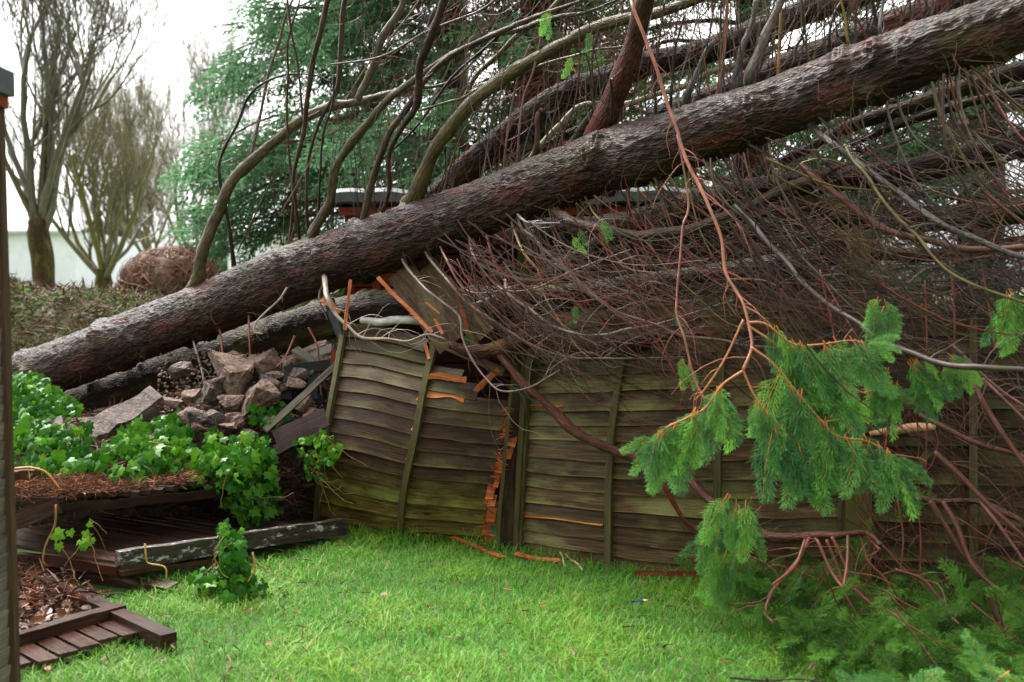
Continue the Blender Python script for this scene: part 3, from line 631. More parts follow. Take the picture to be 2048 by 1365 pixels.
beam(MB(), P(1741, 552, 6.15), P(1733, 1190, 5.97), .035, .04, (0, 1, 0), 8, .003, 6, (1.1, 1.1, 1.1)).build('side_strip', M['batten'], p2, False)
beam(MB(), P(1688, 505, 6.17), P(1684, 1190, 5.97), .03, .04, (0, 1, 0), 8, .003, 7, (.7, .7, .6)).build('side_strip', M['batten'], p2, False)

# broken pieces between the panels
def plank(name, label, a, b_, w_, h_, mat, up=(0, -1, .2), n=6, wob=.004, seed=0, cat='plank', col=(1, 1, 1)):
    c0 = (np.asarray(a) + np.asarray(b_)) / 2; mb = MB(); beam(mb, a, b_, w_, h_, up, n, wob, seed, col)
    return tag(mb.build(name, mat, None, False, c0), label, cat)
bs = thing('broken_fence_section', P(850, 610, 7.3), 'tilted grey brown torn fence section with orange split edge under the trunk', 'broken fence')
beam(MB(), P(800, 540, 7.55), P(905, 690, 7.15), .20, .012, (-.1, -1, .1), 8, .006, 1, (1.5, 1.4, 1.25)).build('board', M['fence'], bs, False)
beam(MB(), P(850, 535, 7.5), P(968, 675, 7.1), .17, .012, (-.1, -1, .15), 8, .006, 2, (1.7, 1.65, 1.3)).build('board', M['fence'], bs, False)
beam(MB(), P(756, 556, 7.46), P(866, 668, 7.12), .026, .018, (0, -1, .1), 26, .010, 3).build('split_edge', M['raw'], bs, False)
beam(MB(), P(850, 605, 7.28), P(880, 628, 7.2), .012, .012, (0, -1, .1), 3, .004, 4).build('split_edge', M['raw'], bs, False)
beam(MB(), P(905, 560, 7.25), P(945, 690, 7.05), .02, .014, (0, -1, .1), 20, .008, 5, (.6, .5, .5)).build('splinter', M['raw'], bs, False)
plank('broken_board', 'dark board split lengthwise lying from the batten toward the middle post', P(862, 680, 7.05), P(1008, 745, 6.9), .05, .014, M['fence'], col=(1.8, 1.7, 1.5), seed=41, cat='board')
plank('splintered_board', 'orange splintered board stub sticking up by the middle post', P(948, 785, 7.0), P(998, 738, 6.9), .035, .012, M['raw'], n=16, wob=.014, seed=42, cat='board')
plank('torn_board', 'bright orange torn board face just right of the leaning batten', P(858, 752, 7.02), P(935, 760, 6.95), .035, .010, M['raw'], n=16, wob=.014, seed=43, cat='board')
for k, (q, lab) in enumerate([(((868, 640), (885, 668)), 'small orange splinter beside the top of the leaning batten'), (((700, 560), (690, 660)), 'thin orange stake under the trunk left of the torn fence section'), (((850, 690), (858, 720)), 'short orange splinter in the gap left of the broken board')]):
    plank('splinter', lab, P(q[0][0], q[0][1], 7.2), P(q[1][0], q[1][1], 7.1), .02, .01, M['raw'], n=10, wob=.008, seed=44 + k, cat='splinter')
for k, (q, z, lab, mt) in enumerate([(((905, 1078), (1008, 1112)), .02, 'long orange brown splintered strip lying at the foot of the bulging panel', 'raw'), (((1030, 1110), (1120, 1120)), .015, 'flat orange splinter on the grass right of the middle post', 'raw'),
        (((1118, 1103), (1130, 1130)), .02, 'short pale splinter standing in the grass by the middle panel', 'pale'), (((1120, 1102), (1165, 1135)), .02, 'longer pale splinter leaning across the grass by the middle panel', 'pale')]):
    a = G(q[0][0], q[0][1], z); b_ = G(q[1][0], q[1][1], z); a[1] -= .06; b_[1] -= .06
    plank('splinter', lab, a + [0, 0, .02], b_, .028 if mt == 'raw' else .008, .012 if mt == 'raw' else .008, M[mt], (0, -.6, 1), 14, .009, 50 + k, 'splinter', (1, .8, .7) if mt == 'raw' else (1, 1, 1))
plank('loose_board', 'long dark split board lying along the bottom of the middle panel', P(1270, 1146, 6.2), P(1440, 1150, 6.05), .03, .02, M['raw'], seed=60, col=(.3, .25, .25), cat='board')
mb = MB(); px_tube(mb, [(722, 640, 7.6, 7), (760, 645, 7.55, 8), (790, 641, 7.5, 9), (830, 642, 7.45, 8), (880, 650, 7.5, 8)], 8, (.5, .48, .44), .1, 3)
tag(mb.build('pale_log', M['twig'], None, True, P(790, 641, 7.5)), 'pale grey bare log lying just above the bulging panel', 'log')
mb = MB(); px_tube(mb, [(905, 625, 7.6, 6), (960, 608, 7.5, 7), (1000, 592, 7.4, 7), (1100, 540, 7.2, 6), (1190, 480, 7.0, 4)], 8, (.2, .18, .12), .1, 4)
tag(mb.build('slanting_branch', M['twig'], None, True, P(1000, 592, 7.4)), 'slanting olive grey branch crossing behind the thin green post', 'branch')

# ------------------------------------------------------------------ fallen trees
def trunk_obj(pp, mat, parent, sides, m, rough, seed, name='trunk', col=(1, 1, 1), grey=None):
    pts = np.array([P(a_[0], a_[1], a_[2]) for a_ in pp]); rad = np.array([a_[3] * a_[2] / FPX for a_ in pp])
    d = crs(np.hstack([pts, rad[:, None]]), m); p = d[:, :3]; r = d[:, 3]; T = np.gradient(p, axis=0); T /= np.linalg.norm(T, axis=1)[:, None]
    U = np.cross(T, [0, 1, .13]); U /= np.linalg.norm(U, axis=1)[:, None]; V = np.cross(T, U)
    ln = np.concatenate([[0], np.cumsum(np.linalg.norm(np.diff(p, axis=0), axis=1))]); th = np.arange(sides) / sides * 2 * math.pi
    cs, sn = np.cos(th), np.sin(th); R = np.repeat(r[:, None], sides, 1)
    bk = np.stack([cs[None] * R, sn[None] * R, np.repeat(ln[:, None], sides, 1) + seed * 5.1], -1)
    wob = vnoise(bk * [4, 4, 1.3], seed) * .07 + vnoise(bk * [12, 12, 4], seed + 1) * .035
    kr = np.random.default_rng(seed)
    for _ in range(int(ln[-1] * 5)):
        kx, ka, ks = kr.uniform(0, ln[-1]), kr.uniform(0, 2 * math.pi), kr.uniform(.02, .05)
        dd_ = ((ln[:, None] - kx) ** 2 + (r.mean() * (1 - np.cos(th[None] - ka)) * 1.4) ** 2 * 2) / ks ** 2; wob = wob + .22 * np.exp(-dd_) - .14 * np.exp(-dd_ * 7)
    rid = 1 - np.abs(vnoise(bk * [42, 42, 10] + vnoise(bk * [14, 14, 12], 4)[..., None] * .9, seed + 2))
    pl = vnoise(bk * [75, 75, 28], seed + 3)
    Rn = R * (1 + wob) + rough * .8 * (rid - .6) + rough * .6 * pl
    v = (p[:, None] + U[:, None] * (cs[None] * Rn)[..., None] + V[:, None] * (sn[None] * Rn)[..., None]).reshape(-1, 3)
    i = np.arange(m - 1)[:, None] * sides; j = np.arange(sides)[None]; k = (j + 1) % sides
    q = np.stack([i + j, i + k, i + sides + k, i + sides + j], -1).reshape(-1, 4)
    cc = np.ones((m, sides, 3)) * np.array(col)
    if grey is not None: cc = cc * grey(np.linspace(0, 1, m))[:, None, :]
    n = len(v); v = np.vstack([v, p[0], p[-1]]); jj = np.arange(sides); kk = (jj + 1) % sides; b_ = (m - 1) * sides
    tr = np.vstack([np.stack([kk, jj, np.full(sides, n)], -1), np.stack([b_ + jj, b_ + kk, np.full(sides, n + 1)], -1)])
    bk = np.vstack([bk.reshape(-1, 3), [0, 0, 0], [0, 0, 9]]); cc = np.vstack([cc.reshape(-1, 3), cc[0, 0], cc[-1, 0]])
    return MB().add(v, q, tr, bk, cc).build(name, mat, parent)
AX = [(-230, 850, 10.4, 62), (-50, 795, 9.9, 55), (127, 728, 9.3, 52), (300, 663, 8.85, 53), (400, 625, 8.6, 54), (600, 545, 8.1, 56), (800, 475, 7.55, 57), (1000, 403, 7.05, 56), (1200, 328, 6.65, 59), (1300, 303, 6.42, 62), (1450, 249, 6.15, 59), (1600, 200, 5.85, 61), (1750, 141, 5.6, 62), (1900, 88, 5.35, 61), (2048, 38, 5.15, 62), (2300, -50, 4.8, 60), (2600, -150, 4.5, 55)]
FA = thing('fallen_conifer', P(-230, 850, 10.4), 'huge red brown conifer trunk fallen diagonally across the broken fence, nearest of the fallen trees', 'fallen tree')
def greyA(t): 
    k = np.clip(1 - t * 2.4, 0, 1)[:, None]; return np.array([1.0, 1, 1]) * (1 - k) + np.array([.95, 1.25, 1.3]) * k
trunk_obj(AX, M['bark_main'], FA, 120, 1250, .011, 1, grey=greyA)
A_ = np.array(AX, float)
def onA(px, frac=0.0):
    """point on trunk A at pixel column; frac -1 bottom .. +1 top edge"""
    py = np.interp(px, A_[:, 0], A_[:, 1]); Y = np.interp(px, A_[:, 0], A_[:, 2]); r = np.interp(px, A_[:, 0], A_[:, 3])
    return py - frac * r, Y, r
FB = thing('fallen_conifer', P(150, 800, 9.7), 'mossy grey brown trunk lying below and behind the big one over the rubble', 'fallen tree')
trunk_obj([(100, 835, 9.9, 42), (183, 803, 9.7, 42), (350, 740, 9.25, 44), (513, 688, 8.85, 42), (640, 645, 8.5, 40), (760, 620, 8.2, 36), (900, 612, 8.0, 34), (1100, 600, 7.8, 30), (1300, 572, 7.5, 26), (1500, 540, 7.2, 22), (1700, 500, 6.9, 20)], M['bark_moss'], FB, 56, 520, .008, 2)
FC = thing('fallen_conifer', P(870, 400, 7.9), 'second dark wet trunk slanting up behind the big trunk toward the top right', 'fallen tree')
trunk_obj([(840, 440, 8.0, 30), (920, 352, 7.9, 29), (1000, 285, 7.8, 28), (1100, 208, 7.7, 28), (1200, 165, 7.6, 28), (1300, 128, 7.5, 25), (1400, 108, 7.4, 24), (1500, 72, 7.3, 28), (1600, 30, 7.2, 24), (1750, -20, 7.1, 22), (1900, -70, 7.0, 20)], M['bark_dark'], FC, 48, 420, .009, 3)
FD = thing('fallen_conifer', P(1350, 225, 7.2), 'rough dark trunk lying directly behind the upper right part of the big trunk', 'fallen tree')
trunk_obj([(1300, 240, 7.0, 25), (1400, 212, 6.9, 30), (1550, 150, 6.75, 34), (1700, 92, 6.6, 36), (1850, 35, 6.45, 36), (2100, -50, 6.2, 34), (2500, -190, 5.9, 30)], M['bark_dark'], FD, 40, 300, .010, 4)
FE = thing('fallen_conifer', P(1060, 465, 7.4), 'dark trunk running under the big trunk and on to the right edge below it', 'fallen tree')
trunk_obj([(1000, 490, 7.7, 30), (1100, 470, 7.55, 32), (1200, 468, 7.4, 34), (1300, 448, 7.2, 33), (1400, 412, 7.0, 30), (1500, 385, 6.8, 27), (1632, 365, 6.6, 26), (1797, 345, 6.4, 25), (1929, 318, 6.25, 26), (2047, 286, 6.1, 28), (2250, 230, 5.9, 26), (2650, 110, 5.5, 24), (2950, 20, 5.2, 20)], M['bark_dark'], FE, 48, 420, .008, 5)
FG = thing('fallen_conifer', P(1560, 388, 6.7), 'mossy trunk bowed low across the far right under the other fallen trunks', 'fallen tree')
trunk_obj([(1520, 372, 6.8, 18), (1582, 392, 6.7, 20), (1665, 424, 6.55, 22), (1764, 437, 6.4, 23), (1895, 436, 6.2, 24), (2047, 420, 6.0, 26), (2250, 385, 5.8, 26), (2650, 330, 5.5, 24), (2950, 280, 5.2, 20)], M['bark_moss'], FG, 40, 240, .007, 6, col=(1.1, .8, .7))
def limb(pp, mat, parent, sides=14, rough=.05, seed=0, col=(1, 1, 1), name='limb'):
    mb = MB(); px_tube(mb, pp, sides, col, rough, seed, m=(len(pp) - 1) * 8 + 1); return mb.build(name, mat, parent)
def Yl(y0, y1, pl):   # spread depth evenly
    n = len(pl); return [(a_[0], a_[1], y0 + (y1 - y0) * i / (n - 1), a_[2] if len(a_) > 2 else None) for i, a_ in enumerate(pl)]
def rr(pl, r0, r1):
    n = len(pl); return [(a_[0], a_[1], r0 + (r1 - r0) * i / (n - 1)) for i, a_ in enumerate(pl)]
limb(Yl(6.75, 6.15, [(1200, 275, 34), (1207, 245, 25), (1240, 164, 23), (1266, 97, 21), (1282, 30, 19), (1300, -40, 18)]), M['bark_red'], FA, 20, .06, 1)
limb(Yl(6.9, 6.9, [(1140, 310, 16), (1165, 262, 12), (1200, 215, 11), (1235, 180, 9)]), M['bark_dark'], FA, 12, .06, 2)
limb(Yl(6.9, 5.9, [(900, 690, 8), (950, 705, 13), (1010, 695, 18), (1060, 676, 20), (1110, 690, 18), (1160, 700, 17), (1250, 692, 17), (1350, 665, 17), (1430, 628, 17), (1500, 632, 18), (1580, 665, 15), (1660, 715, 14), (1750, 765, 15), (1850, 768, 16), (1950, 757, 16), (2060, 738, 17), (2200, 720, 17)]), M['bark_moss'], FE, 20, .06, 3, (1.6, .8, .7))
limb(Yl(6.4, 5.9, [(1535, 418, 14), (1620, 452, 14), (1680, 486, 15), (1750, 505, 15), (1850, 511, 14), (1950, 505, 14), (2060, 482, 15), (2200, 460, 15)]), M['bark_moss'], FG, 14, .06, 4, (1.3, .9, .9))
limb(Yl(6.2, 5.9, [(1560, 325, 9), (1608, 303, 10), (1709, 250, 13), (1827, 211, 15), (1959, 165, 17), (2060, 138, 18)]), M['bark_dark'], FE, 14, .06, 5, (1.2, 1.1, 1.0))
limb(Yl(6.1, 5.7, [(1700, 290, 5), (1827, 240, 8), (1940, 205, 10), (2060, 180, 11)]), M['bark_dark'], FE, 12, .06, 6)

RED = (.11, .026, .015); BRN = (.038, .017, .010); GRY = (.10, .075, .062); OLV = (.075, .06, .02); ORG = (.34, .13, .045); DRK = (.015, .008, .006); PNK = (.18, .07, .05); YEL = (.17, .12, .025)
TW_R = np.random.default_rng(77)
def arc(p0, a0, a1, L, dy, r0, n=9, wob=.06):
    """curved shoot in 3d; angles from +x in the XZ plane, dy lateral depth drift"""
    pts = [np.array(p0, float)]; st = L / n
    for i in range(n):
        a = a0 + (a1 - a0) * (i / (n - 1)) + TW_R.normal(0, wob); pts.append(pts[-1] + st * np.array([math.cos(a), dy + TW_R.normal(0, .05), math.sin(a)]))
    return pts
def twiglets(mb, dense, rad, n, Lr, col, down=None, t0=.15, curl=1.0):
    m = len(dense)
    for _ in range(n):
        j = int(m * (t0 + (1 - t0) * TW_R.random())); j = min(j, m - 2); T = dense[j + 1] - dense[j]; a = math.atan2(T[2], T[0])
        s = TW_R.choice([-1, 1]); a0 = a + s * TW_R.uniform(.5, 1.3); L = TW_R.uniform(*Lr); a1 = a0 - s * curl * TW_R.uniform(.2, 1.4)
        c = np.array(col) * TW_R.uniform(.7, 1.6); tube(mb, arc(dense[j], a0, a1, L, TW_R.uniform(-.5, .5), 0, 5, .12), [min(rad[j] * .6, .0035), .0010], 3, 7, c, 0, 0, False)
def branch(pl, y0, y1, r0, r1, col, parent=FA, tw=6, Lr=(.08, .3), sides=7, curl=1.0, rough=.13, att=None):
    Q_ = Yl(y0, y1, rr(pl, r0, r1)) if len(pl[0]) == 2 else Yl(y0, y1, pl)
    Q_ = [(q_[0], q_[1], q_[2], q_[3] * (.78 if q_[3] < 5 else .95)) for q_ in Q_]; col = np.array(col) * (1.45 if max(q_[3] for q_ in Q_) < 5.5 else 1.1)
    if att is None: att = abs(abs(onA(Q_[0][0])[0] - Q_[0][1]) - onA(Q_[0][0])[2]) < 34 and y0 < onA(Q_[0][0])[1] + .25
    if att:   # root the shoot inside the trunk it grows from
        c_, Ya, ra = onA(Q_[0][0]); sg = 1 if Q_[0][1] > c_ else -1
        Q_[0] = (Q_[0][0], max(min(Q_[0][1], c_ + ra), c_ - ra), Ya * .5 + Q_[0][2] * .5 + .05, Q_[0][3] * 1.1); Q_ = [(Q_[0][0] - 6, c_ + sg * ra * .55, Ya, Q_[0][3] * 1.2)] + Q_
        pl = Q_
    Q_ = [(q_[0] + (TW_R.normal(0, 2.1) if 0 < i_ < len(Q_) - 1 else 0), q_[1] + (TW_R.normal(0, 2.1) if 0 < i_ < len(Q_) - 1 else 0), q_[2], q_[3]) for i_, q_ in enumerate(Q_)]
    mb = MB(); p, r = px_tube(mb, Q_, sides, np.array(col), rough, int(TW_R.integers(99)), m=(len(pl) - 1) * 9 + 1)
    twiglets(mb, p, r, tw, Lr, np.array(col) * .9 + .01, curl=curl); return mb.build('branch', M['limb'] if max(q_[3] for q_ in Q_) > 7.5 else M['twig'], parent)
# arching shoots rising from the big trunk
branch([(385, 585, 15), (390, 562, 14), (407, 492, 12.5), (438, 422, 12), (469, 365, 12), (513, 312, 12), (561, 272, 11), (609, 242, 11), (658, 215, 10), (715, 204, 9), (772, 193, 7), (829, 179, 5), (873, 173, 4), (917, 155, 3.5), (967, 97, 3), (985, 70, 3), (983, -20, 3)], 8.6, 7.3, 0, 0, (.10, .075, .042), tw=26, sides=12, Lr=(.1, .35))
branch([(629, 485, 13), (629, 470, 11), (653, 404, 10), (671, 343, 9), (697, 294, 9), (732, 250, 9), (772, 206, 8), (811, 171, 8), (850, 145, 8), (902, 111, 7), (941, 94, 6), (987, 76, 7), (1034, 63, 6), (1075, 47, 6), (1122, 32, 5), (1175, 23, 4), (1260, -10, 3)], 8.0, 6.9, 0, 0, (.07, .055, .026), tw=24, sides=10)
branch([(728, 450, 9), (728, 439, 8), (741, 373, 7), (759, 321, 7), (780, 264, 7), (816, 215, 6.5), (859, 152, 6), (908, 111, 6), (960, 85, 5), (1020, 56, 5), (1081, 29, 5), (1152, 6, 4), (1220, -20, 4)], 7.7, 6.9, 0, 0, (.06, .035, .02), tw=22, sides=9)
branch([(764, 435, 6), (767, 426, 5), (776, 373, 5), (783, 308, 5), (807, 255, 6), (832, 217, 8), (838, 176, 9), (844, 132, 9), (859, 88, 9), (876, 38, 8), (895, -20, 8)], 7.6, 7.0, 0, 0, (.035, .016, .010), tw=14, sides=9)
branch([(715, 200, 8), (741, 141, 8), (767, 75, 8), (794, 22, 7), (812, -20, 7)], 7.7, 7.5, 0, 0, (.09, .065, .045), tw=10, sides=9)
branch([(820, 410, 20), (829, 393, 17), (859, 322, 14), (897, 264, 14), (946, 202, 14), (1020, 149, 14), (1064, 123, 13.5), (1122, 91, 13), (1181, 61, 13), (1254, 41, 12), (1303, 31, 11), (1367, 9, 11), (1440, -25, 10)], 7.5, 6.4, 0, 0, (.085, .062, .026), tw=26, sides=14)
branch([(596, 490), (589, 417), (589, 351), (603, 272), (614, 211), (625, 127), (640, 66), (660, -20)], 8.1, 7.7, 4, 6.5, BRN, tw=12)
branch([(618, 470), (614, 395), (616, 316), (636, 246), (658, 206), (675, 167), (679, 101), (688, 22), (694, -20)], 8.05, 7.8, 4, 6, BRN, tw=12)
branch([(636, 475), (638, 373), (644, 272), (662, 211), (668, 150)], 8.0, 7.8, 3.5, 2.5, DRK, tw=6)
branch([(473, 549), (455, 439), (440, 351), (447, 308), (473, 246), (495, 198), (526, 167), (570, 149), (622, 152), (660, 165)], 8.4, 8.1, 5, 2, DRK, tw=10)
branch([(499, 325), (521, 229), (539, 149), (556, 79), (574, 31), (596, -20)], 8.3, 8.2, 4.5, 3, (.07, .045, .04), tw=8)
branch([(578, 493), (587, 395), (578, 308), (576, 220), (574, 145), (578, 88), (600, 0)], 8.15, 7.9, 3.5, 2.5, BRN, tw=8)
branch([(606, 240), (596, 132), (583, 66), (572, -20)], 8.0, 7.9, 3, 3, BRN, tw=5)
branch([(475, 505), (520, 400), (560, 330)], 8.3, 8.0, 2, 1.5, BRN, tw=4)
branch([(903, 250), (932, 190), (955, 152), (993, 114), (1040, 73), (1078, 41), (1130, -10)], 7.8, 7.3, 5, 6, OLV, tw=12)
branch([(1010, 165), (1064, 138), (1108, 126), (1146, 114), (1196, 103), (1245, 95), (1330, 70)], 7.2, 6.8, 4.5, 3, (.10, .09, .05), tw=8)
branch([(838, 222), (903, 202), (930, 193), (1000, 150)], 7.4, 7.2, 3.5, 2.5, OLV, tw=6)
branch([(740, 340), (826, 260), (900, 158), (968, 95), (1010, 60)], 7.6, 7.3, 3, 3.5, DRK, tw=6)
branch([(1060, 318), (1078, 293), (1122, 249), (1163, 217), (1250, 210), (1309, 190), (1367, 173), (1426, 144), (1484, 123), (1560, 90)], 7.4, 7.3, 5.5, 7, (.19, .17, .10), tw=12)
branch([(660, 130), (760, 115), (860, 65), (960, 20), (1010, -20)], 7.6, 7.2, 2.5, 3.5, (.08, .05, .045), tw=8)
branch([(560, 430), (720, 160), (765, 90), (830, 10), (850, -20)], 8.0, 7.5, 1.5, 3, (.14, .07, .05), tw=8)
up = [((1434, 205), (1438, 188), (1445, 132), (1452, 59), (1455, -20), 5.5, (.16, .065, .03)), ((1498, 180), (1502, 150), (1517, 103), (1534, 59), (1568, -10), 11, (.15, .12, .105)), ((1466, 190), (1470, 160), (1482, 97), (1500, 50), (1512, 0), 8, (.07, .055, .05)),
      ((1516, 176), (1515, 150), (1514, 120), (1516, 80), (1520, 40), 3.5, BRN), ((1556, 165), (1556, 140), (1556, 88), (1561, 15), (1562, -20), 4.5, (.2, .09, .03)), ((1583, 145), (1585, 125), (1591, 97), (1608, 59), (1600, -20), 5, DRK),
      ((1701, 96), (1700, 80), (1690, 29), (1676, -20), (1660, -60), 3.5, YEL), ((1372, 215), (1376, 190), (1394, 147), (1405, 120), (1420, 90), 8, (.07, .06, .055)), ((1655, 110), (1660, 70), (1668, 30), (1690, -10), (1700, -40), 5, DRK), ((1760, 80), (1762, 50), (1765, 20), (1770, -20), (1774, -40), 5, (.1, .09, .08)),
      ((1120, 300), (1130, 250), (1150, 200), (1160, 120), (1158, 40), 3, BRN), ((1068, 310), (1073, 290), (1078, 240), (1080, 224), (1079, 222), 7, (.09, .04, .03)), ((1207, 285), (1195, 240), (1185, 200), (1182, 110), (1200, 60), 3.5, DRK), ((1232, 283), (1222, 240), (1222, 190), (1225, 165), (1226, 160), 3.5, DRK),
      ((1338, 240), (1340, 200), (1345, 150), (1352, 100), (1370, 30), 4, DRK), ((1306, 245), (1307, 200), (1309, 165), (1320, 100), (1330, 0), 3.5, BRN), ((1040, 330), (1038, 290), (1048, 200), (1065, 140), (1085, 60), 3.5, (.12, .06, .05)), ((1008, 340), (1012, 300), (1022, 220), (1040, 150), (1060, 90), 3.5, (.10, .05, .045)),
      ((955, 280), (962, 240), (975, 210), (985, 195), (990, 180), 4, OLV), ((890, 380), (905, 320), (925, 270), (940, 235), (955, 190), 3, OLV)]
for u_ in up:
    _, Y, _ = onA(u_[0][0]); branch(list(u_[:5]), Y, Y - .1 + TW_R.uniform(-.2, .3), u_[5], u_[5] * .7, u_[6], tw=6)
# hanging and sweeping branches below the trunk
branch([(1106, 428, 11), (1129, 434, 10), (1161, 450, 10), (1211, 462, 10), (1264, 470, 10), (1322, 467, 10), (1381, 456, 10), (1440, 435, 10), (1498, 410, 10), (1566, 379, 10), (1632, 359, 9), (1665, 339, 6), (1704, 323, 5), (1764, 303, 5), (1830, 276, 4)], 6.7, 5.5, 0, 0, (.09, .055, .038), tw=34, Lr=(.15, .5), sides=12, curl=1.4)
branch([(1625, 252), (1665, 286), (1711, 323), (1757, 359), (1797, 392), (1849, 428), (1896, 454), (1962, 487), (2047, 514), (2150, 530)], 5.6, 4.7, 7, 6.5, (.06, .047, .040), tw=20, Lr=(.15, .5))
branch([(1600, 330), (1642, 365), (1698, 412), (1747, 445), (1797, 471), (1863, 487), (1929, 501), (1995, 499), (2047, 496), (2150, 480)], 5.7, 4.9, 7, 7.5, (.10, .035, .022), tw=20, Lr=(.15, .5))
branch([(1690, 290), (1708, 323), (1731, 352), (1764, 395), (1797, 435), (1830, 474), (1863, 514), (1906, 547), (1962, 576), (2060, 610)], 5.4, 4.7, 4, 3.5, OLV, tw=12, Lr=(.1, .4))
branch([(1470, 410), (1500, 441), (1533, 481), (1576, 530), (1609, 567), (1665, 616), (1714, 649), (1764, 682), (1821, 707), (1883, 728), (1945, 736), (2060, 740)], 5.9, 4.5, 5, 6.5, (.055, .038, .03), tw=20, Lr=(.1, .5))
branch([(1032, 426), (1045, 455), (1062, 473), (1094, 503), (1126, 535), (1164, 573), (1205, 602), (1240, 623), (1278, 637), (1322, 655), (1366, 673), (1440, 681), (1500, 690), (1620, 700)], 6.8, 5.7, 4, 4, (.085, .06, .05), tw=26, Lr=(.12, .5))
branch([(1010, 560), (1015, 588), (1059, 620), (1100, 649), (1147, 667), (1205, 673), (1249, 664), (1308, 652), (1381, 629), (1470, 600)], 6.6, 6.0, 4.5, 3, (.15, .12, .10), tw=18, Lr=(.12, .45))
branch([(645, 552), (654, 592), (672, 628), (697, 655), (730, 675), (780, 681), (816, 681), (854, 670), (890, 678)], 7.5, 6.9, 5.5, 2, (.20, .15, .12), tw=16, Lr=(.12, .5), curl=1.5)
branch([(812, 528), (852, 576), (881, 605), (917, 635), (926, 673), (946, 722), (971, 758), (1004, 785), (1060, 774), (1120, 740)], 7.1, 6.3, 3.6, 2, (.13, .09, .075), tw=22, Lr=(.1, .45), curl=1.5)
branch([(854, 522), (892, 565), (937, 603), (982, 639), (1020, 664), (1060, 691), (1132, 714), (1200, 716), (1264, 718), (1370, 714)], 7.0, 6.0, 4, 2, (.09, .06, .045), tw=22, Lr=(.1, .5), curl=1.5)
branch([(940, 505), (950, 520), (986, 563), (1016, 583), (1070, 575), (1140, 545), (1260, 500)], 6.9, 6.2, 3.5, 2, (.14, .085, .075), tw=18, Lr=(.1, .4), curl=1.4)
branch([(885, 500), (894, 520), (928, 576), (970, 590), (1040, 570)], 7.0, 6.5, 3, 1.5, (.13, .06, .05), tw=12, Lr=(.1, .3))
branch([(1032, 424), (1050, 444), (1080, 449), (1120, 446)], 6.7, 6.5, 3.5, 1.5, (.2, .17, .16), tw=8, Lr=(.05, .15))
branch([(1025, 465), (1045, 505), (1075, 545), (1090, 590), (1110, 630), (1140, 665), (1160, 700), (1200, 730)], 6.7, 6.3, 3.2, 2, (.2, .12, .06), tw=14)
branch([(1355, 270), (1375, 400), (1366, 453), (1356, 517), (1353, 590), (1357, 634), (1372, 678), (1387, 752), (1410, 800)], 6.0, 5.4, 3, 3, PNK, tw=14)
branch([(1210, 380), (1240, 480), (1262, 520), (1275, 570), (1300, 640), (1330, 700), (1370, 800)], 6.5, 5.9, 2.5, 2, RED, tw=10)
branch([(1170, 395), (1200, 440), (1290, 480), (1330, 540), (1390, 590), (1440, 640), (1490, 660)], 6.5, 5.8, 2.5, 2, OLV, tw=10)
# long pink hanging branch with the green fronds
HB = [(1262, 0, 4), (1268, 18, 4), (1288, 73, 4.2), (1309, 141, 4.2), (1335, 205, 4), (1353, 258, 4), (1370, 299, 4.5), (1382, 337, 4.5), (1397, 372, 4.5), (1410, 400, 4.5), (1425, 435, 4.5), (1443, 482, 4.2), (1448, 541, 4.2), (1469, 582, 4.2), (1487, 606, 4), (1498, 653, 4), (1502, 695, 4), (1486, 742, 4.5)]
branch(HB, 5.8, 4.9, 0, 0, (.22, .085, .055), tw=24, Lr=(.1, .4), sides=8)
FORK = [([(1486, 742), (1448, 769), (1411, 815), (1378, 836), (1332, 856), (1312, 880)], 4.9, 4.85), ([(1502, 695), (1544, 728), (1585, 774), (1618, 815), (1651, 852), (1676, 873), (1740, 885), (1790, 915)], 4.9, 4.75), ([(1486, 742), (1506, 786), (1531, 827), (1564, 865), (1600, 889), (1640, 930)], 4.9, 4.8),
        ([(1498, 645), (1531, 653), (1585, 685), (1640, 686), (1697, 682), (1735, 688)], 4.95, 4.85), ([(1487, 640), (1450, 720), (1410, 780), (1390, 800)], 4.9, 4.95), ([(1498, 653), (1560, 700), (1610, 750), (1680, 770), (1740, 790)], 4.95, 4.9)]
for f, y0, y1 in FORK: branch(f, y0, y1, 3.2, 1.6, (.34, .13, .055), tw=4, Lr=(.05, .15))
# low limb sweeping right in front of the middle panel
branch([(985, 692, 10), (1010, 718, 10), (1046, 767, 9), (1098, 814, 9), (1155, 867, 10), (1227, 900, 10), (1300, 924, 10), (1365, 935, 9.5), (1386, 964, 9), (1415, 997, 9), (1448, 1020, 9), (1494, 1054, 10), (1551, 1073, 10), (1626, 1076, 10), (1683, 1073, 8), (1721, 1065, 6), (1743, 1073, 5), (1762, 1091, 4)], 6.86, 5.0, 0, 0, (.09, .026, .014), tw=14, sides=12)
LOW = [[(1300, 924), (1313, 945), (1333, 981), (1366, 1039), (1400, 1072), (1457, 1129)], [(1630, 1078), (1641, 1088), (1660, 1140), (1687, 1178)], [(1664, 1074), (1687, 1122), (1709, 1171), (1739, 1208), (1792, 1246)], [(1653, 1080), (1679, 1140), (1694, 1190), (1724, 1250), (1747, 1280)],
       [(1721, 1065), (1739, 1122), (1777, 1174), (1765, 1230), (1762, 1295)], [(1619, 1076), (1596, 1118), (1551, 1178), (1532, 1223), (1550, 1250)], [(1696, 1072), (1694, 1125), (1686, 1178)], [(1610, 1080), (1590, 1130), (1545, 1170)], [(1728, 1066), (1748, 1085), (1760, 1100)]]
for i, l_ in enumerate(LOW):
    y0 = 5.6 if i == 0 else 5.25; branch(l_, y0, y0 - .25 if i else 5.6, (7 if i == 0 else 4.5), 3.5, (.10, .02, .010) if i == 0 else (.14, .045, .028), tw=6, Lr=(.08, .3))
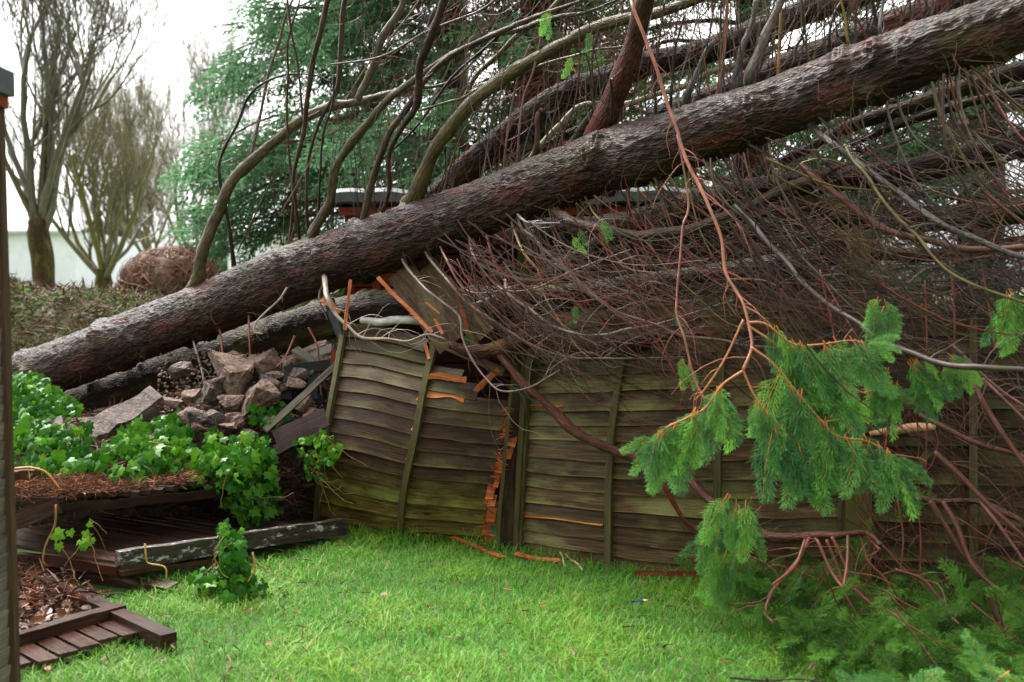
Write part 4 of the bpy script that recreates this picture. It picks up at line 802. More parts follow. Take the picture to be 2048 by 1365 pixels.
branch([(1640, 905), (1689, 931), (1738, 960), (1813, 989), (1883, 1003), (1954, 1001), (2007, 1026), (2060, 1052)], 5.6, 4.9, 8, 6, (.09, .03, .02), tw=8, sides=9)
RRB = [([(1860, 1003), (1890, 1054), (1928, 1106), (1966, 1159), (1988, 1227), (2037, 1299), (2060, 1330)], 6.5), ([(1886, 1004), (1917, 1061), (1947, 1137), (2003, 1189), (2060, 1238)], 5.5), ([(1958, 1001), (2003, 1061), (2060, 1140)], 5.5), ([(1870, 905), (1924, 956), (1985, 1016), (2060, 1084)], 6),
       ([(1840, 830), (1879, 850), (1947, 884), (2022, 907), (2080, 925)], 6), ([(1930, 740), (1945, 765), (1970, 815), (2003, 873), (2060, 945)], 7), ([(1790, 1140), (1845, 1159), (1887, 1208), (1928, 1242), (1966, 1265), (2030, 1282)], 4.5), ([(1790, 1215), (1834, 1265), (1871, 1295), (1909, 1310), (1970, 1330)], 4.5),
       ([(1845, 1159), (1880, 1175), (1905, 1230), (1930, 1260)], 3), ([(1966, 760), (2000, 790), (2060, 850)], 5), ([(1905, 690), (1990, 770), (2060, 820)], 4)]
for l_, w_ in RRB: branch(l_, 5.1, 4.75, w_, w_ * .8, (.09, .032, .022), tw=6, Lr=(.08, .35))
for (xa, ya, xb, yb) in [(1795, 1000, 1800, 1145), (1835, 1005, 1840, 1150), (1850, 560, 1850, 980), (1900, 520, 1905, 760), (1960, 520, 1990, 700), (1640, 540, 1690, 800), (1770, 800, 1770, 900)]:
    branch([(xa, ya), ((xa + xb) / 2 + 6, (ya + yb) / 2), (xb, yb)], 5.2, 5.1, 2.2, 2, RED, tw=4)
# snapped forked stub with pale wood
mb = MB(); px_tube(mb, [(1680, 852, 5.7, 9), (1730, 862, 5.65, 10), (1780, 868, 5.6, 8), (1830, 868, 5.5, 8), (1868, 885, 5.45, 8)], 10, (.05, .03, .025), .08, 9); st = mb.build('snapped_branch', M['twig'], None, True, P(1760, 865, 5.6)); tag(st, 'dark snapped branch with a pale split arm in front of the right post', 'branch')
mb = MB(); px_tube(mb, [(1740, 868, 5.6, 5), (1780, 862, 5.55, 8), (1825, 857, 5.5, 9), (1862, 855, 5.45, 7), (1868, 858, 5.45, 3)], 8, (1.2, 1, .9), .12, 8); o = mb.build('split_wood', M['pale'], None); o.parent = st; o.matrix_parent_inverse = Matrix.Translation(-Vector(st.location))
plank('fallen_batten', 'grey batten leaning diagonally against the dark right panel', P(1800, 972, 5.8), P(1858, 905, 5.8), .03, .02, M['batten'], seed=71, cat='batten')

# ---- random sweeping shoots (each of the larger ones a part, the fine rest one mesh)
stuff = MB(); nparts = 0
def sweep(px, py, Y, a0, a1, L, dy, r0, col, part=True, tw=5, parent=FA, Lr=(.08, .35)):
    global nparts
    mb = MB() if (part and nparts < 205) else stuff
    pts = arc(P(px, py, Y), a0, a1, L, dy, r0); p, r = tube(mb, pts, [r0, .0013], 5 if part else 3, 16 if part else 10, np.array(col), .0, 0, False); twiglets(mb, p, r, tw, Lr, np.array(col), t0=.1, curl=1.3)
    if mb is not stuff: mb.build('branch', M['twig'], parent); nparts += 1
PAL = [RED, BRN, BRN, PNK, GRY, OLV, BRN, GRY, (.09, .06, .05)]
R_ = TW_R
# below the trunk, drooping then sweeping to the right
for i in range(130):
    px = R_.uniform(880, 2000) if i % 3 else R_.uniform(1000, 1500); py, Y, r = onA(px, -1); py += R_.uniform(-8, 10); Y = Y + R_.uniform(-.15, .1)
    a0 = math.radians(R_.uniform(-95, -35)); a1 = math.radians(R_.uniform(-15, 30)); L = R_.uniform(.5, 1.7)
    sweep(px, py, Y, a0, a1, L, R_.uniform(-.35, .12), R_.uniform(.003, .0075), np.array(PAL[R_.integers(len(PAL))]) * R_.uniform(1.0, 2.2), True, 4)
# tangle in front of the shed and middle panel; finer shoots coloured darker as shade
for i in range(120):
    px = R_.uniform(900, 1650); py = R_.uniform(440, 700); Y = R_.uniform(6.0, 7.2) - (px - 900) / 750 * .7
    a0 = math.radians(R_.uniform(-75, -20)); a1 = math.radians(R_.uniform(-30, 35)); sweep(px, py, Y, a0, a1, R_.uniform(.3, 1.1), R_.uniform(-.25, .2), R_.uniform(.002, .0045), np.array(PAL[R_.integers(len(PAL))]) * (R_.uniform(.9, 1.8) if i < 30 else R_.uniform(.2, .6)), i < 30, 3)
# dense right-hand mess; later shoots get a dark tint standing in for shade
for i in range(190):
    px = R_.uniform(1450, 2120); py = R_.uniform(230, 760) if i % 4 else R_.uniform(330, 640); Y = R_.uniform(4.8, 6.6)
    a0 = math.radians(R_.uniform(-70, -20)); a1 = math.radians(R_.uniform(-35, 30)); sweep(px, py, Y, a0, a1, R_.uniform(.35, 1.3), R_.uniform(-.3, .2), R_.uniform(.0025, .0075), np.array([BRN, DRK, GRY, RED, BRN, OLV][R_.integers(6)]) * (R_.uniform(.9, 1.6) if i < 45 else R_.uniform(.15, .5)), i < 45, 2)
# arching shoots that hang over the top of the middle panel
for i in range(150):
    px = R_.uniform(860, 1720); py = R_.uniform(425, 600); Y = R_.uniform(6.0, 6.9) - (px - 860) / 860 * .8; a0 = math.radians(R_.uniform(-70, -30))
    sweep(px, py, Y, a0, a0 + math.radians(R_.uniform(20, 85)), R_.uniform(.6, 1.5), R_.uniform(-.2, .1), R_.uniform(.003, .006), np.array([RED, BRN, PNK, RED, GRY, BRN][R_.integers(6)]) * R_.uniform(.7, 1.6), False, 3)
# right lower, long nearly straight red shoots
for i in range(50):
    px = R_.uniform(1650, 2080); py = R_.uniform(560, 1000); Y = R_.uniform(4.9, 5.7)
    a0 = math.radians(R_.uniform(-80, -35)); sweep(px, py, Y, a0, a0 + R_.uniform(-.4, .6), R_.uniform(.3, .9), R_.uniform(-.2, .2), R_.uniform(.002, .005), np.array(RED) * R_.uniform(.5, 1.1), i < 20, 4)
# above the trunk, rising
for i in range(150):
    px = R_.uniform(560, 1950); py, Y, r = onA(px, .95); Y = Y + R_.uniform(-.05, .12)
    a0 = math.radians(R_.uniform(70, 110)); a1 = math.radians(R_.uniform(55, 105)); sweep(px, py, Y, a0, a1, R_.uniform(.25, 1.9), R_.uniform(-.15, .25), R_.uniform(.002, .0065), np.array([BRN, DRK, RED, OLV, GRY, BRN][R_.integers(6)]) * R_.uniform(.7, 1.3), i < 25, 5)
for i in range(190):
    px = R_.uniform(700, 2050); py = R_.uniform(-40, 330); py0, Y, r = onA(px, .9); py = min(py, py0 - 10); Y = Y + R_.uniform(.1, 1.6)
    a0 = math.radians(R_.uniform(35, 105)); sweep(px, py, Y, a0, a0 + R_.uniform(-.5, .3), R_.uniform(.3, 1.2), R_.uniform(-.2, .2), R_.uniform(.002, .006), np.array([BRN, DRK, RED, OLV, PNK, BRN][R_.integers(6)]) * R_.uniform(.7, 1.4), False, 4)
# backdrop thicket of crossing dead shoots behind the right-hand trunks, deep shade put into their tint
for i in range(260):
    px = R_.uniform(1500, 2150); py = R_.uniform(40, 760); Y = R_.uniform(6.6, 8.6)
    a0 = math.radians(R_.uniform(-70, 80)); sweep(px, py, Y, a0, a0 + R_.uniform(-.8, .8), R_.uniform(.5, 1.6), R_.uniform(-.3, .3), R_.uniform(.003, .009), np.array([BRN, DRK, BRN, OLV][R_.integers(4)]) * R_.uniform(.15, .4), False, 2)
# small snags on the trunk itself
for i in range(90):
    px = R_.uniform(150, 1950); py, Y, r = onA(px, R_.uniform(-.7, .8)); Y -= r * Y / FPX * .9
    sweep(px, py, Y, math.radians(R_.uniform(-150, 60)), math.radians(R_.uniform(-120, 60)), R_.uniform(.05, .22), -.4, R_.uniform(.0015, .003), np.array([GRY, OLV, PNK][R_.integers(3)]), False, 1)
for (q, c_) in [([(648, 556), (640, 590), (655, 640)], GRY), ([(498, 622), (500, 670), (500, 720), (503, 765)], PNK), ([(441, 648), (443, 700), (446, 768)], PNK), ([(388, 696), (405, 740), (415, 780), (450, 818), (462, 826)], (.3, .24, .2)), ([(617, 655), (632, 700), (640, 760), (650, 820), (680, 830)], PNK), ([(575, 575), (555, 600), (512, 640), (510, 662), (525, 668)], (.28, .22, .18)), ([(590, 672), (570, 715), (552, 735)], PNK)]:
    branch(q, onA(q[0][0])[1] - .22, onA(q[0][0])[1] - .25, 3.0, 1.8, c_, tw=3, Lr=(.04, .12))
tag(stuff.build('twigs', M['twig'], FA, False), kind='stuff')

# ------------------------------------------------------------------ green fronds on the fallen tree
SPM = []
for i, (tv, tt) in enumerate(SPR):
    for j, tn in enumerate([(1.0, 1.0, 1.0), (1.5, 1.35, 1.0), (.55, .65, .8)]):
        mb = MB(); mb.add(tv, None, tt, tv, np.clip(np.ones((len(tv), 3)) * np.array(tn) * (1 + .5 * np.clip(tv[:, 1:2] - .5, 0, 1)), 0, 3)); tube(mb, [[0, -.05, 0], [0.02, .5, -.03], [0, 1, -.12]], [.008, .003], 4, 6, (6.0, .9, 1.0), 0, 0, False)
        SPM.append(mb.mesh('foliage_spray', M['spray'], False))
FR = np.random.default_rng(5); fronds = []
def fr_add(pos, d, s, nrm=None):
    nrm = np.array([FR.normal(0, .45), -1.0, FR.normal(.2, .4)]) if nrm is None else nrm
    fronds.append(frames(np.array([d]), np.array([nrm]), [s], np.array([pos]))[0])
for fi, (f, y0, y1) in enumerate(FORK[:4] + FORK[5:]):
    pts = np.array([P(a_[0], a_[1], y0 + (y1 - y0) * i / (len(f) - 1)) for i, a_ in enumerate(f)]); d = crs(pts, 60); nn = [32, 38, 34, 18, 20][fi]
    for k in range(nn):
        j = int((.22 + .78 * FR.random()) * 59); T = d[min(j + 1, 59)] - d[max(0, j - 1)]; T /= np.linalg.norm(T)
        dr = T * FR.uniform(-.1, .8) + np.array([FR.normal(.0, .22), FR.normal(-.1, .2), -1.0]); fr_add(d[j] + FR.normal(0, .012, 3), dr, FR.uniform(.13, .30))
    for k in range(4): fr_add(d[-1], d[-1] - d[-4] + FR.normal(0, .006, 3), FR.uniform(.1, .18))
# small separate fronds
for (px, py, Y, n, s, dx) in [(1160, 620, 6.2, 3, .10, 0), (1378, 725, 5.6, 3, .12, 0), (1360, 620, 5.8, 2, .1, .3), (1762, 610, 5.0, 5, .16, 0), (1830, 730, 4.9, 12, .2, .5), (1780, 760, 4.9, 7, .2, -.2), (1100, 30, 6.6, 2, .15, .2), (1145, 120, 6.5, 1, .12, 0), (1185, 60, 6.5, 1, .10, .2), (940, 660, 6.9, 2, .1, 0), (1195, 445, 6.2, 3, .1, .6), (2020, 590, 4.8, 5, .2, .1), (1895, 720, 4.9, 6, .15, .8), (1150, 470, 6.2, 2, .1, .1)]:
    for k in range(n): fr_add(P(px, py, Y) + FR.normal(0, .02, 3), np.array([dx + FR.normal(0, .3), FR.normal(0, .2), -1.0]), s * FR.uniform(.8, 1.3))
# hanging clump at the low limb
for k in range(34):
    px = FR.uniform(1405, 1520); py = FR.uniform(985, 1150); fr_add(P(px, py, 5.35 + FR.uniform(-.15, .1)), np.array([FR.normal(-.1, .35), FR.normal(0, .2), -1.0]), FR.uniform(.12, .26))
n_front = len(fronds)
# heap of green brush on the grass, lower right
for k in range(620):
    Y = FR.uniform(4.0, 6.0) if k % 3 else FR.uniform(4.0, 5.0); e = 1.08 + (6.1 - Y) * .20 + .10 * math.sin(Y * 6); X = e + FR.exponential(.6) - .05
    if X > 3.0 or (Y > 5.5 and FR.random() < .35): continue
    z = FR.uniform(.0, .14) + (min(X - e, .9) * FR.uniform(0, .28) if FR.random() < .6 else 0)
    dr = np.array([FR.normal(-.1, .6), FR.normal(-.5, .5), FR.normal(-.25, .35)]); fr_add([X, Y, z + .03], dr, FR.uniform(.13, .30), np.array([FR.normal(0, .6), -.6, FR.uniform(.2, 1.0)]))
fronds = np.array(fronds); sz = 1 / np.maximum(.1, fronds[:, 1, 3]); order = np.concatenate([np.arange(n_front), n_front + np.argsort(fronds[n_front:, 1, 3])])
for k in order[:290]:
    o = inst('foliage_spray', SPM[FR.integers(len(SPM))], mtx4(fronds[k]), FA)
rest = fronds[order[290:]]; mb = MB(); idx = FR.integers(0, 4, len(rest)); cols = np.ones((len(rest), 3)) * FR.uniform(.15, 1.0, (len(rest), 1)) * np.array([1.0, 1.0, .55])
for a_ in range(4): scatter(mb, SPR[a_][0], SPR[a_][1], rest[idx == a_], cols[idx == a_])
tag(mb.build('brush_foliage', M['spray'], FA, False), kind='stuff')
# red stems inside the brush
mb = MB()
for k in range(45):
    X = FR.uniform(1.3, 2.6); Y = FR.uniform(4.2, 5.8); z = FR.uniform(.1, .5); d = np.array([FR.uniform(.2, 1), FR.uniform(-.5, .2), -FR.uniform(.2, .8)]); d /= np.linalg.norm(d); L = FR.uniform(.2, .6)
    tube(mb, [[X, Y, z], np.array([X, Y, z]) + d * L * .5 + [0, 0, -.02], np.array([X, Y, max(.01, z)]) + d * L], [.004, .002], 4, 8, np.array([.16, .055, .035]) * FR.uniform(.5, 1.3), 0, 0, False)
tag(mb.build('brush_stems', M['twig'], FA, False), kind='stuff')

# ------------------------------------------------------------------ rubble mound and stones
MP = Patch([
    [(-150, 860, 10.6), (100, 835, 10.3), (300, 800, 10.0), (500, 730, 9.5), (700, 700, 9.0)],
    [(-150, 868, 8.9), (100, 850, 8.8), (300, 812, 8.7), (480, 770, 8.4), (660, 760, 8.1)],
    [(-150, 885, 7.9), (100, 875, 7.8), (300, 850, 7.7), (480, 840, 7.8), (640, 850, 7.75)],
    [(-150, 920, 7.3), (100, 920, 7.2), (300, 920, 7.2), (450, 940, 7.4), (610, 960, 7.7)],
    [(-150, 990, 7.2), (100, 1000, 7.1), (300, 1000, 7.2), (440, 1010, 7.5), (590, 1030, 7.8)],
    [(-150, 1080, 7.2), (100, 1080, 7.1), (300, 1080, 7.2), (430, 1060, 7.5), (570, 1050, 7.9)]])
g = np.linspace(0, 1, 70); U, V_ = np.meshgrid(g, g); pp = MP(U, V_); pp = pp + .05 * np.stack([vnoise(pp * 5 + k * 9, k) for k in range(3)], -1); a = (np.arange(69)[:, None] * 70 + np.arange(69)[None]).ravel()
tag(MB().add(pp.reshape(-1, 3), np.stack([a, a + 1, a + 71, a + 70], -1)).build('soil_mound', M['soil']), kind='structure')
r = np.random.default_rng(44); nn_ = 9000; uu = r.random(nn_); vv = .12 + .8 * r.random(nn_); pp2 = MP(uu, vv) + r.normal(0, .03, (nn_, 3)); mm = frames(r.normal(0, 1, (nn_, 3)) * [1, 1, .4], r.normal(0, .6, (nn_, 3)) + [0, -.5, 1], r.uniform(.04, .16, nn_), pp2)
mb = MB(); scatter(mb, np.array([[-.03, 0, 0], [.03, 0, 0], [.05, .5, .08], [0, 1, 0]]), np.array([[0, 1, 2], [0, 2, 3]]), mm, np.array([(1, .8, .7), (.4, .35, .3), (1.8, 1.3, 1.0), (.35, .6, .3)])[r.integers(0, 4, nn_)] * r.uniform(.5, 1.4, (nn_, 1)))
tag(mb.build('mound_litter', M['debris'], None, False), 'brown twig and root litter on the soil mound under the trunks', 'litter', kind='stuff')
def rock(c, rad, seed, rot=(0, 0, 0), mat='stone', label='', cat='stone', group=None, blocky=.55, name='rubble_stone'):
    import bmesh
    rg = np.random.default_rng(seed * 13 + 1); q = rg.uniform(-1, 1, (16, 3)); q = q / np.maximum(np.abs(q).max(1), .35)[:, None] * rg.uniform(.75, 1, (16, 1))
    bm = bmesh.new(); [bm.verts.new(x) for x in q]; res = bmesh.ops.convex_hull(bm, input=bm.verts); bmesh.ops.delete(bm, geom=[v for v in bm.verts if not v.link_faces], context='VERTS')
    bmesh.ops.triangulate(bm, faces=bm.faces); big = max(rad) > .09; bmesh.ops.subdivide_edges(bm, edges=bm.edges, cuts=5 if big else 2, use_grid_fill=True); bmesh.ops.triangulate(bm, faces=bm.faces)
    bm.verts.ensure_lookup_table(); vv = np.array([v.co for v in bm.verts]); tt_ = np.array([[v.index for v in f.verts] for f in bm.faces]); bm.free()
    nn_ = vv / np.linalg.norm(vv, axis=1)[:, None]; p = vv + nn_ * (.10 * vnoise(vv * 2.3 + seed, seed) + .07 * vnoise(vv * 6 + seed, seed + 1) + (.05 * vnoise(vv * 14, seed) if big else 0))[:, None]
    mb = MB().add(p * np.array(rad), None, tt_); o = mb.build(name, M[mat], None, False); o.location = c; o.rotation_euler = rot; return tag(o, label, cat, group)
rr_ = np.random.default_rng(3)
rock(P(455, 755, 7.85), (.17, .16, .15), 1, (.2, .3, .2), 'stone', 'biggest pink rubble block under the lower trunk'); rock(P(518, 795, 7.6), (.17, .12, .10), 2, (.1, -.55, .3), 'stone', 'tilted pale pink stone slab leaning right of the biggest block')
rock(P(540, 728, 8.05), (.16, .14, .10), 3, (.1, -.3, .5), 'stone', 'rough pink stone high on the heap near the black frame'); rock(P(610, 712, 8.1), (.2, .12, .07), 4, (0, -.35, 0), 'stone', 'flat pinkish stone at the top right of the heap')
rock(P(385, 800, 7.95), (.11, .1, .08), 5, (.3, .2, .1), 'stone', 'rounded pink stone left of the biggest block'); rock(P(335, 812, 7.75), (.13, .09, .06), 6, (0, .15, 0), 'stone', 'smooth pinkish brick shaped stone beside the long slab end')
rock(P(470, 845, 7.55), (.11, .08, .07), 7, (0, -.2, 0), 'stone', 'grey pink stone just above the ivy in the middle'); rock(P(430, 790, 7.8), (.10, .08, .09), 8, (.2, .2, .3), 'stone_dark', 'dark wet stone wedged below the biggest block')
for k in range(30):
    px = rr_.uniform(330, 640); py = rr_.uniform(700, 880); fy = (py - 690) / 190; q = MP((px + 150) / 850 if True else 0, .2 + .35 * fy); s = rr_.uniform(.035, .085)
    rock(P(px, py, q[1] - .12), (s * 1.3, s, s * .8), 30 + k, tuple(rr_.uniform(-.6, .6, 3)), 'stone' if k % 3 else 'stone_dark', 'small broken stone in the collapsed wall heap', 'stone', 'small stones in the rubble heap')
r = np.random.default_rng(46); nn_ = 1500; pxx = r.uniform(310, 650, nn_); pyy = r.uniform(700, 890, nn_); pos = np.array([P(a_, b_, float(MP(np.clip((a_ + 150) / 850, 0, 1), .2 + .35 * (b_ - 690) / 190)[1]) - .05 * r.random()) for a_, b_ in zip(pxx, pyy)])
tv = r.uniform(-1, 1, (6, 3)); tv = np.array([[1, 0, 0], [-1, .1, 0], [0, 1, .1], [.1, -1, 0], [0, 0, .8], [0, .1, -.8]]); tt = np.array([[0, 2, 4], [2, 1, 4], [1, 3, 4], [3, 0, 4], [2, 0, 5], [1, 2, 5], [3, 1, 5], [0, 3, 5]])
mb = MB(); scatter(mb, tv, tt, frames(r.normal(0, 1, (nn_, 3)), r.normal(0, 1, (nn_, 3)), r.uniform(.004, .017, nn_), pos + [0, .05, -.02]), np.ones((nn_, 3))); tag(mb.build('rubble_fragments', M['stone'], None, False), 'small broken mortar fragments filling the rubble heap', 'rubble', kind='stuff')
sb = MB(); beam(sb, P(180, 880, 7.45), P(318, 795, 7.75), .20, .10, (0, -.5, 1), 10, .03, 81); tag(sb.build('coping_stone', M['stone_dark'], None, False, P(250, 838, 7.6)), 'long dark stone slab tilted up under the mossy trunk', 'stone')
sb = MB(); beam(sb, P(20, 880, 7.3), P(130, 852, 7.4), .14, .10, (0, -.5, 1), 8, .03, 82); tag(sb.build('coping_stone', M['stone_dark'], None, False, P(75, 866, 7.35)), 'dark stone block half hidden in ivy at the left', 'stone')
plank('grey_plank', 'long weathered grey plank leaning from the ivy up to the bulging panel', P(530, 862, 7.35), P(700, 705, 7.75), .04, .035, M['grey_wood'], n=8, seed=90)
plank('grey_plank', 'short pale plank lying on top of the rubble beside the trunk', P(592, 728, 7.95), P(665, 700, 7.95), .12, .03, M['grey_wood'], (0, -.5, 1), 5, .01, 91)
plank('grey_plank', 'stubby pale plank crossing the short one on the rubble', P(590, 700, 7.9), P(632, 728, 7.85), .07, .02, M['grey_wood'], (0, -.5, 1), 4, .008, 92, col=(.9, 1, .95))
plank('red_board', 'red brown broken board half under the ivy left of the bulging panel', P(550, 880, 7.35), P(655, 835, 7.4), .12, .02, M['deck'], (0, -1, .4), 6, .012, 93, 'board')
plank('dark_board', 'dark rotten board jutting right from under the ivy', P(545, 905, 7.3), P(640, 860, 7.35), .07, .03, M['rot'], (0, -1, .6), 6, .015, 94, 'board')
plank('orange_stake', 'upright orange brown stake beside the black frame', P(667, 700, 7.7), P(665, 745, 7.7), .03, .03, M['shed_bright'], n=3, seed=95, cat='stake')
bf = thing('black_frame', P(610, 760, 7.9), 'black plastic box frame wedged between rubble and the bulging panel', 'frame')
for (q0, q1) in (((572, 742), (665, 728)), ((580, 740), (574, 800)), ((628, 735), (626, 800)), ((570, 800), (650, 800))): beam(MB(), P(*q0, 7.85), P(*q1, 7.8), .07, .06, (0, -1, 0), 2, .005, 1).build('bar', M['black'], bf, False)
beam(MB(), P(590, 778, 7.95), P(650, 772, 7.95), .12, .10, (0, -1, 0), 2, .005, 1).build('panel', M['black'], bf, False)
mb = MB(); v = [P(648, 598, 7.75), P(664, 596, 7.7), P(690, 690, 7.62), P(682, 695, 7.7), P(655, 630, 7.8)]; v = v + [q + np.array([.01, .03, 0]) for q in v]
mb.add(v, None, [[0, 1, 4], [1, 2, 4], [2, 3, 4], [5, 9, 6], [6, 9, 7], [7, 9, 8], [0, 5, 6], [0, 6, 1], [1, 6, 7], [1, 7, 2], [2, 7, 8], [2, 8, 3], [3, 8, 9], [3, 9, 4], [4, 9, 5], [4, 5, 0]]); tag(mb.build('felt_scrap', M['blacksheet'], None, False, P(665, 640, 7.7)), 'torn black roofing felt scrap hanging at the end of the mossy trunk', 'felt')
for k, (q0, q1) in enumerate((((642, 600), (660, 612)), ((655, 592), (676, 628)))): plank('splinter', ['pale orange splintered stub above the black felt scrap', 'orange splinter behind the pale bare twig'][k], P(*q0, 7.65), P(*q1, 7.6), .025, .015, M['raw'], n=4, wob=.012, seed=97 + k, cat='splinter')

# ------------------------------------------------------------------ flattened panels at the lower left
def quadP(c4): return [np.array(q) for q in c4]
def slats(c4, n, parent, mat, gap=.12, th=.02, seed=0, cols=(.8, 1.3), name='slat'):
    A, B, Cc, D = quadP(c4); r = np.random.default_rng(seed); up = np.cross(B - A, D - A); up /= np.linalg.norm(up)
    if up[2] < 0: up = -up
    wd = np.linalg.norm(D - A) / n
    for i in range(n):
        t_ = (i + .5) / n; a = A + (D - A) * t_; b_ = B + (Cc - B) * t_; e = r.uniform(-.03, .03)
        mb = MB(); beam(mb, a, b_ + (b_ - a) / np.linalg.norm(b_ - a) * e, wd * (1 - gap), th, up + r.normal(0, .03, 3), 4, .003, seed + i, np.ones(3) * r.uniform(*cols)); mb.build(name, mat, parent, False)
# lowest, nearest panel
f1 = thing('fallen_fence', G(150, 1290), 'nearest flattened dark brown slatted panel lying in the grass by the shed wall', 'fence')
A, B = G(48, 1140, .09), G(338, 1268, .09); d1 = (B - A)
beam(MB(), A + [0, 0, -.03], B + [0, 0, -.05], .075, .10, (0, 0, 1), 10, .006, 1, (1.2, 1.1, 1.1)).build('rail', M['rot'], f1, False)
a = G(-10, 1287, .09); b_ = G(246, 1214, .09); beam(MB(), a + [0, 0, -.03], b_ + [0, 0, -.03], .06, .095, (0, 0, 1), 10, .006, 2, (1.4, 1.2, 1.15)).build('rail', M['rot'], f1, False)
un = d1 / np.linalg.norm(d1); un[2] = 0; cr_ = (b_ - a); cr_[2] = 0; cr_ /= np.linalg.norm(cr_)
for i in range(13):
    # slats run parallel to the long rail, poking out past the cross rail
    s0 = b_ * [1, 1, 0] - cr_ * (.02 + .105 * i); mb = MB(); L0 = s0 + un * (.28 + RNG.uniform(-.03, .04)); L1 = s0 - un * 1.1
    beam(mb, [L0[0], L0[1], .050], [L1[0], L1[1], .045], .085, .018, (0, 0, 1), 4, .003, 30 + i, np.ones(3) * RNG.uniform(1.0, 1.6)); mb.build('slat', M['deck'], f1, False)
# middle panel
f2 = thing('fallen_fence', P(350, 1080, 6.6), 'middle flattened slatted panel with a white lichened rail on its edge', 'fence')
c4 = [P(-60, 1078, 6.35), P(240, 1128, 5.95), P(685, 1066, 7.2), P(330, 1010, 7.6)]
slats(c4, 16, f2, M['rot'], .10, .02, 40, (1.2, 2.6))
beam(MB(), P(236, 1122, 5.93), P(690, 1052, 7.2), .05, .10, (0, 0, 1), 16, .006, 3).build('rail', M['lichen'], f2, False)
beam(MB(), P(-60, 1102, 6.2), P(236, 1140, 5.9), .04, .05, (0, 0, 1), 10, .006, 4, (1.3, 1.1, 1.1)).build('rail', M['deck'], f2, False)
beam(MB(), P(240, 1146, 5.88), P(420, 1120, 6.4), .05, .025, (0, 0, 1), 8, .006, 5, (1.3, 1.1, 1.1)).build('edge_strip', M['deck'], f2, False)
beam(MB(), P(-60, 1060, 7.3), P(340, 1018, 7.65), .05, .07, (0, 0, 1), 10, .006, 6).build('rail', M['lichen'], f2, False)
# rotten timber beneath
plank('rotten_timber', 'rotten ragged timber under the middle flattened panel', P(40, 1130, 6.35), P(345, 1185, 5.95), .10, .07, M['rot'], (0, 0, 1), 10, .02, 99, 'timber', (1.5, 1.2, 1))
# upper panel carrying soil and ivy
f3 = thing('fallen_fence', P(200, 1000, 6.7), 'upper flattened dark panel sagging under brown litter and ivy', 'fence')
c4 = [P(-80, 1045, 6.2), P(110, 1003, 6.15), P(470, 962, 7.3), P(380, 935, 7.7)]
A3, B3, C3, D3 = P(-60, 1000, 6.0), P(115, 1000, 6.05), P(600, 950, 7.45), P(120, 930, 7.6)
r = np.random.default_rng(8)
for i in range(22):
    t_ = (i + .5) / 22; b_ = B3 + (C3 - B3) * t_; a = A3 + (D3 - A3) * t_ ; mb = MB(); b_ = b_ + [0, 0, .012 * math.sin(i * .7)]
    beam(mb, b_, a, .064, .025, (0, 0, 1), 4, .006, 60 + i, np.ones(3) * r.uniform(1.2, 2.6)); mb.build('slat', M['rot'], f3, False)
beam(MB(), P(-60, 1075, 6.1), P(115, 1012, 6.0), .04, .09, (0, 0, 1), 8, .008, 7, (1.6, 1.5, 1.4)).build('rail', M['rot'], f3, False)
beam(MB(), P(120, 1018, 6.05), P(580, 972, 7.35), .03, .05, (0, 0, 1), 10, .008, 8, (.7, .6, .6)).build('rail', M['rot'], f3, False)
plank('rotten_timber', 'short rotten red brown block at the left on the upper fallen panel', P(20, 955, 6.4), P(75, 950, 6.4), .10, .09, M['rot'], (0, 0, 1), 5, .02, 101, 'timber', (1.8, 1.2, 1))
# litter on the upper panel and inside the nearest one
def litter_on(fn, n, name, label, cat, mat, pal, size, seed, leafy):
    r = np.random.default_rng(seed); pos = np.array([fn(r) for _ in range(n)]); d = r.normal(0, 1, (n, 3)) * [1, 1, .35]; nr = r.normal(0, .5, (n, 3)) + [0, -.2, 1]
    pal = np.array(pal); cols = pal[r.integers(0, len(pal), n)] * r.uniform(.5, 1.5, (n, 1)); mb = MB(); mm = frames(d, nr, r.uniform(.5, 1.4, n) * size, pos)
    if leafy: scatter(mb, LEAF[0], LEAF[1], mm, cols)
    else: scatter(mb, np.array([[-.02, 0, 0], [.02, 0, 0], [.03, .5, .06], [0, 1, 0], [0, .5, .09]]), np.array([[0, 1, 2], [0, 2, 3], [0, 4, 3], [1, 2, 4]]), mm, cols)
    return tag(mb.build(name, mat, None, False), label, cat, kind='stuff')
def f_up(r):
    s, t_ = r.random() ** .7, r.random(); a = A3 + (D3 - A3) * t_; b_ = B3 + (C3 - B3) * t_; q = a + (b_ - a) * s; q[2] += .02 + .05 * r.random() * (.6 + .4 * math.sin(q[0] * 9)); return q
litter_on(f_up, 5200, 'needle_litter', 'brown needle and root litter on the upper fallen panel', 'litter', M['debris'], [(1, .8, .7), (2.0, 1.5, 1.2), (.4, .35, .35), (2.6, 1.6, .9)], .075, 3, False)
nrmc = np.cross(un, cr_)
def f_lo(r):
    q = G(246, 1214, .09) - cr_ * r.uniform(.1, 1.3) - un * r.uniform(.06, .85); q[2] = .03 + .05 * r.random(); return q
litter_on(f_lo, 2600, 'dead_leaves', 'wet brown dead leaves filling the nearest flattened panel', 'leaves', M['dead_leaf'], [(.5, .45, .5), (.9, .8, .8), (.25, .2, .25), (1.3, 1.1, 1.0)], .055, 4, True)
def f_lt(r):
    q = G(246, 1214, .09) - cr_ * r.uniform(.0, 1.3) - un * r.uniform(.2, 1.2); q[2] = .06 + .09 * r.random(); return q
litter_on(f_lt, 1500, 'root_litter', 'tangled brown roots and stalks over the nearest flattened panel', 'litter', M['debris'], [(1, .7, .6), (2.2, 1.4, .9), (.5, .4, .4)], .11, 5, False)

